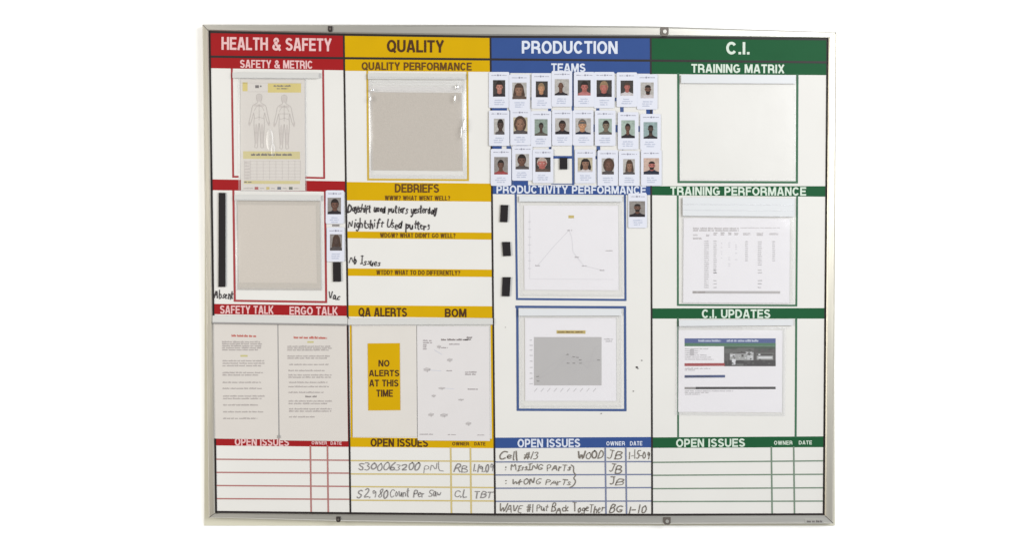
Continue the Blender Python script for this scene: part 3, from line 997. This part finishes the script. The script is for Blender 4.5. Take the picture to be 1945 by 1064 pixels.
# quality alerts and the parts drawing
s = curl_sheet(669, 617.5, 791, 830.5, DP - .0001, M_offw, 'plain off-white sheet behind the yellow no alerts card', dy=-.3, dx=1.2)
e_ = empty('alert_card', 730, 780, .0019, 'yellow card reading no alerts at this time', 'card')
mb = MB()
mb.rect(698.5, 652.5, 759.5, 780, .0026, .0005, dy=-.5, dx=1.2)
mb.build('card_face', M_yel, e_)
for t_, b_ in (('NO', (719, 684, 740, 696.5)), ('ALERTS', (701, 703, 758.5, 715)), ('AT THIS', (701.5, 721.5, 757, 734.5)), ('TIME', (715, 740.5, 746.5, 754))):
    lettering(t_, b_, .0029, M_brown, e_, 'card_lettering')
s = curl_sheet(792, 619.5, 929, 837, DP + .0002, M_paper if False else mat('cool_copier_paper', K(232, 228, 228), rough=.8, spec=.1, mottle=.03), 'parts drawing with scattered small sketches under the BOM heading', dy=1.0, dx=1.5)
mb = MB()
d_ = DT + .0003


def bz(x0, y0, x1, y1):
    return (650 + x0 / 3.94, 580 + y0 / 3.94, 650 + x1 / 3.94, 580 + y1 / 3.94)


for q in ((605, 258, 675, 290), (605, 292, 632, 335), (800, 285, 885, 305), (740, 312, 790, 322), (780, 486, 825, 494), (920, 495, 1005, 528), (940, 622, 1015, 638),
          (580, 962, 680, 970), (790, 965, 850, 972), (1010, 968, 1070, 975)):
    mb = MB()
    x0, y0, x1, y1 = bz(*q)
    nr = max(1, round((y1 - y0) / 4))
    for r in range(nr):
        words(mb, x0, x1, y0 + r * (y1 - y0) / nr, min(2.8, (y1 - y0) / nr), d_, dens=1.6)
    mb.build('caption', mat('drawing_text_ink', K(178, 170, 172)), s)
mb = MB()
x0, y0, x1, y1 = bz(740, 250, 940, 270)
words(mb, x0, x1, y0, 3.6, d_, dens=2.5)
x0, y0, x1, y1 = bz(930, 234, 972, 260)
words(mb, x0, x1, y0, 3.2, d_, dens=2)
words(mb, x0 - 3, x1 - 2, y0 + 4, 3, d_, dens=2)
mb.build('title_print', M_textd if False else mat('drawing_title_ink', K(150, 142, 142)), s)
for q in ((710, 298, 740, 325), (785, 395, 825, 425), (610, 465, 660, 500), (722, 612, 770, 632), (870, 700, 910, 716), (645, 805, 685, 835), (735, 808, 790, 840), (925, 872, 965, 902), (670, 668, 700, 690)):
    x0, y0, x1, y1 = bz(*q)
    mb = MB()
    cx, cy, rx, ry = (x0 + x1) / 2, (y0 + y1) / 2, (x1 - x0) / 2, (y1 - y0) / 2
    mb.sheet([(cx - rx, cy - ry * .3), (cx - rx * .2, cy - ry), (cx + rx, cy - ry * .5), (cx + rx, cy + ry * .3), (cx + rx * .1, cy + ry), (cx - rx, cy + ry * .5)], d_)
    mb.stroke([(cx - rx, cy - ry * .3), (cx + rx * .1, cy + ry * .2), (cx + rx, cy - ry * .5)], .7, d_ + .00005, 1)
    mb.stroke([(cx + rx * .1, cy + ry * .2), (cx + rx * .1, cy + ry)], .7, d_ + .00008, 1)
    mb.build('part_sketch', [mat('sketch_fill_ink', K(204, 199, 199)), mat('sketch_line_ink', K(172, 166, 166))], s)
mb = MB()
for a, b in (((815, 703), (838, 705)), ((846, 738), (862, 739)), ((825, 665), (840, 674))):
    mb.stroke([a, b], .6, d_)
mb.build('leader_lines', M_textb, s)

# line graph
s = curl_sheet(995, 390, 1174, 551, DP, M_paper, 'white sheet with a faint peaked line graph and a tiny yellow mark', dy=.8, dx=1)
mb = MB()
mb.srect(1079.5, 409, 1090, 414.5, DT)
mb.build('yellow_mark', mat('mustard_ink', K(206, 184, 104)), s)
M_gl = mat('faint_graph_ink', K(220, 217, 223), rough=.7)
mb = MB()
mb.stroke([(1021, 504.5), (1050, 470), (1081, 437)], .9, DT)
mb.stroke([(1081, 437), (1086, 452), (1088, 478), (1096, 489), (1109, 505), (1144, 513.5)], .9, DT + .00005)
mb.stroke([(1006, 400), (1006, 530)], .6, DT)
mb.stroke([(1006, 530), (1165, 531)], .6, DT + .00005)
for yy in (420, 434, 449, 464, 479, 494, 509):
    words(mb, 1003, 1009, yy, 2, DT + .0001)
mb.build('graph_line', M_gl, s)
mb = MB()
for x, y in ((1021, 504.5), (1082, 437.5), (1096, 488.5), (1109.5, 505), (1143.5, 513.5)):
    words(mb, x - 4.5, x + 4.5, y - 1.4, 2.6, DT + .0001, dens=2)
words(mb, 1150, 1165, 475, 2.2, DT + .0001, dens=2)
mb.build('data_labels', mat('graph_label_ink', K(190, 184, 188)), s)

# grey plot graph
s = curl_sheet(997, 604, 1170, 762, DP, M_paper, 'white sheet with a solid grey plot area and a yellow title', dy=.3, dx=.5)
mb = MB()
mb.srect(1057, 627.5, 1112, 634, DT, .3)
mb.build('title_bar', mat('mustard_ink', K(206, 184, 104)), s)
mb = MB()
words(mb, 1059, 1110, 629.6, 2.6, DT + .0001, dens=3)
mb.build('title_print', M_brownm, s)
mb = MB()
mb.srect(1014, 640.5, 1142.5, 732.5, DT)
plot = mb.build('plot_area', mat('plot_grey_ink', K(193, 190, 190), mottle=.04), s)
mb = MB()
R2 = random.Random(4)
pts = [(1018, 716), (1032, 708), (1047, 694), (1060, 686), (1074, 674), (1088, 690), (1101, 684), (1116, 700), (1130, 660), (1140, 656)]
mb.stroke(pts, .8, DT + .0001)
mb.stroke([(1018, 722), (1050, 706), (1080, 676), (1100, 690), (1138, 684)], .8, DT + .00015)
mb.build('plot_lines', mat('plot_line_ink', K(186, 183, 184)), plot)
mb = MB()
for x, y in ((1078, 673.5), (1090, 678), (1079, 690), (1090, 690), (1102, 684), (1103, 690), (1021, 715.5), (1022, 724), (1137, 684), (1097, 679)):
    words(mb, x - 2.5, x + 2.5, y - 1.3, 2.4, DT + .0002, dens=3)
mb.build('data_labels', mat('plot_label_ink', K(142, 138, 138)), plot)
mb = MB()
for i in range(10):
    x = 1014 + i * 12.4
    mb.stroke([(x + 1, 744), (x + 6, 738)], 1.1, DT)
for yy in (645, 655, 664, 674, 685, 697, 708, 718, 728):
    words(mb, 1006, 1012, yy, 2.2, DT)
words(mb, 1147, 1164, 643, 2.6, DT)
words(mb, 1150, 1163, 647, 2.6, DT)
mb.build('axis_labels', M_textl, s)

# training table
s = curl_sheet(1298, 414, 1500, 575, DP, M_paper, 'white sheet with a grey printed training table', dy=1.2, dx=-1)
mb = MB()
words(mb, 1316, 1403, 432, 3.2, DT, dens=3)
words(mb, 1316, 1403, 436, 3.2, DT, dens=3)
words(mb, 1406, 1482, 432, 1.6, DT, dens=1)
for x0, x1, y0, y1 in ((1316, 1325, 445, 448), (1341, 1348, 445, 449.5), (1355, 1363, 441, 447.5), (1368.5, 1376, 441, 447.5), (1383, 1389, 441, 447), (1394.5, 1402.5, 442, 447), (1411, 1425, 442, 447), (1437, 1451, 442, 448), (1461, 1478, 442.5, 446.5), (1316, 1333, 451, 455)):
    for r in range(2):
        words(mb, x0, x1, y0 + r * (y1 - y0) / 2, (y1 - y0) / 2.3, DT, dens=2.5)
mb.build('header_text', mat('table_head_ink', K(196, 190, 192)), s)
for x0, x1, ya, yb in ((1337, 1346, 457, 548), (1355, 1361, 457, 520), (1369, 1372, 457, 500), (1383, 1387, 460, 505), (1396, 1400, 460, 500), (1415, 1420.5, 458, 495), (1439, 1447, 458, 504), (1466.5, 1472, 458, 496)):
    mb = MB()
    y = ya
    faint = x0 in (1369, 1383, 1396)
    while y < yb:
        if not faint or RT.random() < .5:
            words(mb, x0, x1, y, 2.0, DT, dens=2)
        y += 4.0
    if x0 in (1355, 1439):
        for y in (512, 517, 532, 538, 545):
            words(mb, x0, x1, y, 2.2, DT, dens=2.5)
    mb.build('number_column', M_textl if not faint else M_gl, s)
mb = MB()
mb.srect(1315, 552.8, 1481.5, 557.6, DT, .4)
mb.build('total_bar', mat('total_bar_ink', K(188, 184, 184)), s)
mb = MB()
words(mb, 1316, 1340, 553.6, 3, DT + .0001, dens=3)
mb.build('total_text', M_text if False else mat('mid_grey_ink', K(160, 152, 150)), s)

# newsletter
s = curl_sheet(1289, 627, 1486, 783, DP, M_paper, 'newsletter sheet with blue and green banner and a dark photo', dy=.8, dx=-1)
mb = MB()
mb.srect(1300, 643, 1473, 651.8, DT, 0)
ban = mb.build('blue_banner', mat('banner_blue_ink', K(66, 84, 146)), s)
mb = MB()
words(mb, 1326, 1370, 644.8, 4.6, DT + .0001, dens=1.3)
words(mb, 1380, 1440, 645, 4.4, DT + .0001, dens=1.3)
mb.build('banner_text', mat('banner_text_ink', K(196, 204, 228)), ban)
mb = MB()
mb.srect(1300, 651.8, 1473, 658, DT)
mb.build('green_banner', mat('banner_green_ink', K(62, 116, 84)), s)
mb = MB()
mb.srect(1375, 658.2, 1473, 696, DT)
for q in ((1375, 658.2, 1473, 662.5, 1), (1376, 663, 1400, 671, 2), (1400, 661, 1432, 669, 2), (1386, 672, 1431, 684.5, 3), (1416, 668.5, 1431, 673, 4), (1437, 676, 1468, 683.5, 3), (1440, 678, 1466, 681, 5), (1387, 674, 1396, 678, 5), (1390, 682, 1396.5, 693, 5),
          (1393, 679, 1396, 682, 0), (1408, 673.5, 1412, 678, 0), (1419, 675, 1430, 684, 4), (1398, 684.5, 1405, 691, 6), (1405, 685, 1473, 695, 6), (1412, 684, 1424, 687, 2), (1383, 684, 1388, 694, 6), (1436, 670, 1470, 674, 2), (1440, 673, 1466, 674.6, 6), (1376, 686, 1381, 694, 6), (1398, 691, 1412, 695, 2)):
    x0, y0, x1, y1, mi = q
    mb.srect(x0, y0, x1, y1, DT + .00002 * (1 + len(mb.f)), mi=mi)
R3 = random.Random(12)
for _ in range(46):
    x0, y0 = R3.uniform(1378, 1468), R3.choice((R3.uniform(663, 672), R3.uniform(671, 685), R3.uniform(684, 693)))
    mi = R3.choice((0, 1, 2, 6)) if y0 < 671 else (R3.choice((3, 4, 5, 2, 6, 3)) if y0 < 684 else R3.choice((6, 0, 6, 2)))
    mb.srect(x0, y0, min(1473, x0 + R3.uniform(1.5, 6)), min(696, y0 + R3.uniform(1, 2.6)), DT + .00002 * (1 + len(mb.f)), mi=mi)
mb.build('workshop_photo', [mat('photo_dark_grey', K(78, 74, 74), mottle=.35, scale=160), mat('photo_dark_green', K(46, 74, 56), mottle=.2, scale=200), mat('photo_mid_grey', K(96, 96, 94), mottle=.3, scale=200),
                            mat('photo_pale_grey', K(168, 168, 168), mottle=.25, scale=220), mat('photo_light', K(200, 200, 202), mottle=.1, scale=200), mat('photo_white', K(224, 224, 228)), mat('photo_black', K(48, 42, 44), mottle=.3, scale=160)], s)
mb = MB()
mb.srect(1300, 690.3, 1377, 695.8, DT + .0001, -.4)
mb.build('red_bar', mat('bar_red_ink', K(164, 56, 60)), s)
mb = MB()
mb.srect(1300, 713, 1377, 718, DT, -.5)
bb = mb.build('blue_bar', mat('bar_blue_ink', K(62, 78, 128)), s)
mb = MB()
words(mb, 1301, 1352, 714, 2.6, DT + .0001, dens=2)
mb.build('bar_text', mat('bar_text_ink', K(56, 58, 80)), bb)
mb = MB()
mb.srect(1321, 735.2, 1473, 739.8, DT, -.3)
mb.build('black_bar', mat('bar_black_ink', K(48, 42, 44)), s)
mb = MB()
mb.srect(1300, 735.5, 1321, 739.9, DT)
mb.build('grey_bar', mat('bar_grey_ink', K(152, 148, 148)), s)
mb = MB()
for y, xe, in ((661.5, 1345), (665.5, 1328), (669.5, 1326), (673.5, 1342), (677.5, 1350), (681.5, 1356), (699, 1349), (702, 1320)):
    words(mb, 1300.5, xe, y, 2.3, DT, dens=1)
for y, xe in ((741.8, 1392), (745, 1346), (748, 1330)):
    words(mb, 1300.5, xe, y, 2.2, DT, dens=1)
mb.srect(1310, 663, 1318, 676, DT - .00005)
mb.build('printed_text', M_textl, s)

# ------------------------------------------------------------------ magnets
GM = 'black magnetic strips on the whiteboard'
for pts, lab in (
        ([(416, 366), (428.5, 366.3), (428.5, 545), (415.5, 545)], 'very long black magnetic strip above the word Absent'),
        ([(632.5, 498), (647.5, 498), (648, 535), (633, 535)], 'black magnetic strip under two badges, above the word Vac'),
        ([(951, 389), (965.5, 389.5), (964, 422), (949.5, 421.5)], 'uppermost of three black magnets beside the line graph, tilting right'),
        ([(953.5, 459.5), (969, 459.5), (970.5, 486), (955.5, 486.5)], 'middle and shortest of three black magnets beside the line graph'),
        ([(954.5, 526.5), (970, 526.5), (968, 563), (953, 562.5)], 'lowest of three black magnets beside the line graph'),
        ([(1063, 299.5), (1077.5, 299.5), (1077.5, 321.5), (1063, 321.5)], 'small black magnet in the empty team slot among the badges')):
    mb = MB()
    mb.prism(pts, .0042, .0036)
    tag(mb.build('magnet_strip', M_magnet), lab, 'magnet', GM)

# ------------------------------------------------------------------ photo badges
GB = 'photo badges stuck on the whiteboard'
SK = {'pink': K(176, 122, 108), 'red': K(172, 102, 94), 'tan': K(138, 104, 86), 'brown': K(106, 76, 64), 'dark': K(80, 64, 58), 'orange': K(184, 136, 104), 'olive': K(124, 108, 92)}
HR = {'black': K(50, 44, 42), 'brown': K(84, 66, 56), 'blond': K(150, 124, 96), 'white': K(186, 168, 158), 'grey': K(104, 98, 94), 'skin': None}
CL = {'black': K(48, 44, 48), 'grey': K(84, 78, 78), 'red': K(156, 70, 70), 'pink': K(180, 116, 114), 'white': K(200, 194, 196), 'navy': K(44, 48, 62), 'brown': K(96, 80, 72), 'olive': K(94, 90, 82)}
BGK = {'dark': K(70, 66, 64), 'mid': K(146, 140, 136), 'pale': K(184, 180, 176), 'beige': K(188, 178, 154), 'green': K(142, 156, 146), 'mint': K(166, 182, 172), 'peach': K(200, 174, 160), 'blue': K(148, 168, 168)}


def cmat(pre, k, tab):
    return mat(pre + '_' + k, tab[k], rough=.6, spec=.15, mottle=.5, scale=190)


def badge(i, ph, desc, label, card=None):
    """ph: photo box in px; desc: (backdrop, hair colour, hair style, face, clothing, head scale, side)"""
    x0, y0, x1, y1 = ph
    bgk, hk, style, sk, ck, hs, sd = desc
    cw = 39.0
    cx = (x0 + x1) / 2
    if card is None:
        card = (cx - cw / 2, y0 - 15.5, cx + cw / 2, y1 + 21.5)
    d0 = .0022 + .0004 * ((i * 3) % 5)
    e_ = empty('photo_badge', cx, card[3], .0009, label, 'badge', GB)
    mb = MB()
    a, b, c_, f = card
    r = 1.8
    mb.prism([(a + r, b), (c_ - r, b), (c_, b + r), (c_, f - r), (c_ - r, f), (a + r, f), (a, f - r), (a, b + r)], d0, .0008)
    mb.build('card', M_card, e_)
    R = random.Random(100 + i)
    mb = MB()
    hx = cx + R.uniform(-3, 2)
    mb.ellipse(hx, b + 6.3, 2.2, 1.9, d0 + .0002, n=8)
    mb.srect(hx + 3.2, b + 5.2, hx + 6.4, b + 7.4, d0 + .0002)
    words(mb, a + 5, hx - 3, b + 5.4, 1.8, d0 + .0002, dens=.6)
    words(mb, hx + 8, c_ - 4, b + 5.4, 1.8, d0 + .0002, dens=.6)
    mb.build('header_mark', mat('badge_header_ink', K(160, 160, 176)), e_)
    mb = MB()
    for q, (k0, k1) in enumerate(((.28, .72), (.24, .76), (.27, .70))):
        words(mb, a + (c_ - a) * (k0 + R.uniform(-.04, .05)), a + (c_ - a) * (k1 + R.uniform(-.08, .04)), y1 + 5.2 + q * 4.1, 2.5, d0 + .0002, dens=2.2)
    mb.build('name_lines', M_textb, e_)
    # portrait: a printed picture, one mesh
    W_, H_ = x1 - x0, y1 - y0
    mb = MB()
    D = d0 + .0002
    mb.srect(x0, y0, x1, y1, D, mi=0)
    fx = x0 + W_ * (.5 + sd)
    rv = random.Random(500 + i)
    fr = W_ * .235 * hs * rv.uniform(.92, 1.08)
    fh = H_ * .27 * hs * rv.uniform(.95, 1.08)
    fx += W_ * rv.uniform(-.04, .04)
    fy = y0 + H_ * rv.uniform(.41, .47)
    hm = 1
    if style == 'long':
        mb.sheet([(fx - fr * 1.1, fy - fh * .9), (fx - fr * .5, fy - fh * 1.35), (fx + fr * .5, fy - fh * 1.35), (fx + fr * 1.15, fy - fh * .8), (fx + fr * 1.6, fy + fh * .9), (fx + fr * 1.45, fy + fh * 1.7), (fx - fr * 1.5, fy + fh * 1.7), (fx - fr * 1.55, fy + fh * .9)], D + .00003, hm)
    elif style == 'big':
        mb.ellipse(fx, fy - fh * .05, fr * 1.6, fh * 1.5, D + .00003, hm)
    elif style in ('short', 'cap'):
        mb.ellipse(fx, fy - fh * .2, fr * 1.22, fh * 1.16, D + .00003, hm)
    sh = y0 + H_ * rv.uniform(.72, .80)
    bw = W_ * rv.uniform(.47, .62)
    lx, rx_ = max(x0, fx - bw), min(x1, fx + bw)
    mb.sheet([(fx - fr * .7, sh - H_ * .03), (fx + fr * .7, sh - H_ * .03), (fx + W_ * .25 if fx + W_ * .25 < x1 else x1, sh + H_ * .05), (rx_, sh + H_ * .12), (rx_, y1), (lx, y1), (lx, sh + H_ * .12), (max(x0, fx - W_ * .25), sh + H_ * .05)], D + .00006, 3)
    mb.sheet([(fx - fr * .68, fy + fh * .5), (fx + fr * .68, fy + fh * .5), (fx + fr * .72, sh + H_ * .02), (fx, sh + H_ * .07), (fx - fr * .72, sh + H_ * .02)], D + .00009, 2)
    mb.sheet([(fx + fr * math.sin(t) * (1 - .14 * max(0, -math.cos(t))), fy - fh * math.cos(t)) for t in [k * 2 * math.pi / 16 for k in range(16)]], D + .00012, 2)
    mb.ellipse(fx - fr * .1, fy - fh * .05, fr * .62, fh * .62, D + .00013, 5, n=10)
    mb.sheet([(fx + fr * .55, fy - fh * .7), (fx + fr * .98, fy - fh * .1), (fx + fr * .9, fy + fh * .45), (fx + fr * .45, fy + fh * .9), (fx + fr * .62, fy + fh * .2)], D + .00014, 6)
    # ears, brow, eyes, nose shade, mouth
    for sg in (-1, 1):
        if style != 'long':
            mb.ellipse(fx + sg * fr * 1.02, fy + fh * .05, fr * .14, fh * .2, D + .0001, 2, n=7)
        mb.srect(fx + sg * fr * .42 - fr * .2, fy - fh * .12, fx + sg * fr * .42 + fr * .2, fy + fh * .04, D + .00016, mi=1)
        mb.srect(fx + sg * fr * .42 - fr * .24, fy - fh * .30, fx + sg * fr * .42 + fr * .24, fy - fh * .22, D + .00016, mi=4)
    mb.sheet([(fx - fr * .02, fy), (fx + fr * .16, fy + fh * .34), (fx - fr * .16, fy + fh * .36)], D + .00015, 4)
    mb.srect(fx - fr * .32, fy + fh * .56, fx + fr * .32, fy + fh * .65, D + .00016, mi=4)
    if style in ('short', 'long', 'cap'):
        k = .50 if style != 'cap' else .30
        mb.ellipse(fx, fy - fh * k, fr * 1.03, fh * .56, D + .00018, hm, n=10, a0=math.pi, a1=2 * math.pi)
    if style == 'beard':
        mb.sheet([(fx - fr * .85, fy + fh * .35), (fx - fr * .4, fy + fh * .5), (fx + fr * .4, fy + fh * .5), (fx + fr * .85, fy + fh * .35), (fx + fr * .5, fy + fh * 1.1), (fx - fr * .5, fy + fh * 1.1)], D + .00019, 1)
        mb.ellipse(fx, fy - fh * .42, fr * 1.03, fh * .62, D + .00018, hm, n=10, a0=math.pi, a1=2 * math.pi)
    sc_ = SK[sk]
    mb.build('portrait', [cmat('backdrop', bgk, BGK), cmat('hair', hk if hk != 'skin' else 'brown', HR), cmat('skin', sk, SK), cmat('cloth', ck, CL),
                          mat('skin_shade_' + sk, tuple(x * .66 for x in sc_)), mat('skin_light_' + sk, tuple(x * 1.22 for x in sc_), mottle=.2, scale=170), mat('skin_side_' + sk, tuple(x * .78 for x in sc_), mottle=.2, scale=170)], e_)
    return e_


def z1(q, oy):
    return (925 + q[0] / 5.72, oy + q[1] / 5.72, 925 + q[2] / 5.72, oy + q[3] / 5.72)


BADGES = [
    (z1((65, 125, 198, 305), 130), ('dark', 'black', 'short', 'pink', 'black', 1.0, .02), 'top left team badge, dark haired man on dark backdrop, beside the yellow column'),
    (z1((275, 152, 430, 333), 130), ('pale', 'brown', 'long', 'tan', 'brown', 1.1, -.02), 'team badge set lowest in the top row, long brown hair on pale backdrop'),
    (z1((530, 138, 660, 312), 130), ('dark', 'blond', 'short', 'orange', 'black', 1.0, -.03), 'team badge with fair haired orange face on dark backdrop, third in top row'),
    (z1((735, 115, 890, 292), 130), ('pale', 'skin', 'bald', 'brown', 'black', .8, -.05), 'team badge set highest in the top row, shaved head and broad black shirt'),
    (z1((985, 125, 1125, 293), 130), ('dark', 'black', 'short', 'red', 'pink', 1.05, 0), 'top row team badge with dark hair, red face and pink top'),
    (z1((1190, 125, 1355, 308), 130), ('dark', 'blond', 'short', 'red', 'black', 1.05, .0), 'top row team badge with wide dark photo, fair hair and black collar'),
    (z1((1450, 130, 1587, 295), 130), ('dark', 'brown', 'short', 'red', 'white', .85, .03), 'top row team badge with narrow red face above white collar'),
    (z1((1668, 150, 1810, 322), 130), ('pale', 'black', 'beard', 'brown', 'white', .95, .02), 'last team badge of top row, dark beard and white shirt'),
    (z1((75, 545, 190, 718), 130), ('pale', 'black', 'short', 'dark', 'grey', 1.05, .12), 'middle row team badge nearest the yellow column, dark head off centre'),
    (z1((287, 530, 440, 712), 130), ('beige', 'brown', 'big', 'tan', 'grey', 1.15, 0), 'middle row team badge with bushy brown hair on beige backdrop'),
    (z1((517, 550, 658, 730), 130), ('green', 'black', 'short', 'dark', 'olive', .62, -.02), 'middle row team badge with tiny dark head on grey green backdrop'),
    (z1((740, 540, 895, 715), 130), ('pale', 'black', 'short', 'brown', 'black', .95, .02), 'fourth team badge of middle row, above the empty slot with the magnet'),
    (z1((960, 540, 1128, 715), 130), ('pale', 'grey', 'cap', 'orange', 'navy', 1.05, -.04), 'middle row team badge with grey cap of hair and navy shirt'),
    (z1((1210, 545, 1355, 718), 130), ('mint', 'black', 'short', 'olive', 'olive', 1.0, .05), 'middle row team badge with olive shirt on pale mint backdrop'),
    (z1((1458, 562, 1605, 757), 130), ('mint', 'black', 'short', 'brown', 'black', .72, .0), 'middle row team badge with small brown head and wide black shirt'),
    (z1((1700, 582, 1850, 762), 130), ('blue', 'black', 'beard', 'dark', 'black', .8, -.02), 'last team badge of middle row, dark bearded head on blue green backdrop'),
    (z1((78, 218, 227, 408), 260), ('mid', 'black', 'short', 'brown', 'red', .8, -.02), 'bottom row team badge with bright red shirt'),
    (z1((310, 185, 457, 352), 260), ('pale', 'black', 'short', 'brown', 'grey', 1.1, -.08), 'team badge set highest in the bottom row, with blue gap above it'),
    (z1((525, 222, 690, 380), 260), ('dark', 'white', 'short', 'red', 'brown', 1.1, -.06), 'bottom row team badge with red face and white hair on dark backdrop'),
    (z1((985, 225, 1145, 382), 260), ('beige', 'black', 'long', 'tan', 'white', 1.0, .04), 'bottom row team badge with long dark hair, next to the empty slot'),
    (z1((1245, 232, 1378, 408), 260), ('pale', 'brown', 'big', 'brown', 'grey', 1.15, .05), 'bottom row team badge with big brown hair filling the photo'),
    (z1((1478, 240, 1605, 408), 260), ('pale', 'brown', 'long', 'tan', 'grey', 1.05, .06), 'bottom row team badge with long brown hair, second from the green column'),
    (z1((1700, 230, 1868, 408), 260), ('peach', 'black', 'beard', 'red', 'navy', .9, .0), 'last team badge of bottom row, red face on peach backdrop'),
]
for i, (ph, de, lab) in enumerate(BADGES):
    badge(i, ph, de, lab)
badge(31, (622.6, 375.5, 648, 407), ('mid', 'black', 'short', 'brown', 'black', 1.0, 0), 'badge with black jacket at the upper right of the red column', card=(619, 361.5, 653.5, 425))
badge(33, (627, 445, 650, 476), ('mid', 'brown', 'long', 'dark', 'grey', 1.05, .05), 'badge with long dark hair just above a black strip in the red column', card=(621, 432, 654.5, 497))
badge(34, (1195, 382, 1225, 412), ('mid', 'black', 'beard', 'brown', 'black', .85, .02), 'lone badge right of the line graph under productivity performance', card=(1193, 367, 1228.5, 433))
mb = MB()
mb.rect(631, 426.3, 645, 430.0, D2, T)
mb.build('grey_mark', M_inkg, wb)

for o in col.objects:
    if '_o' in o:
        del o['_o']
    m_ = o.parent
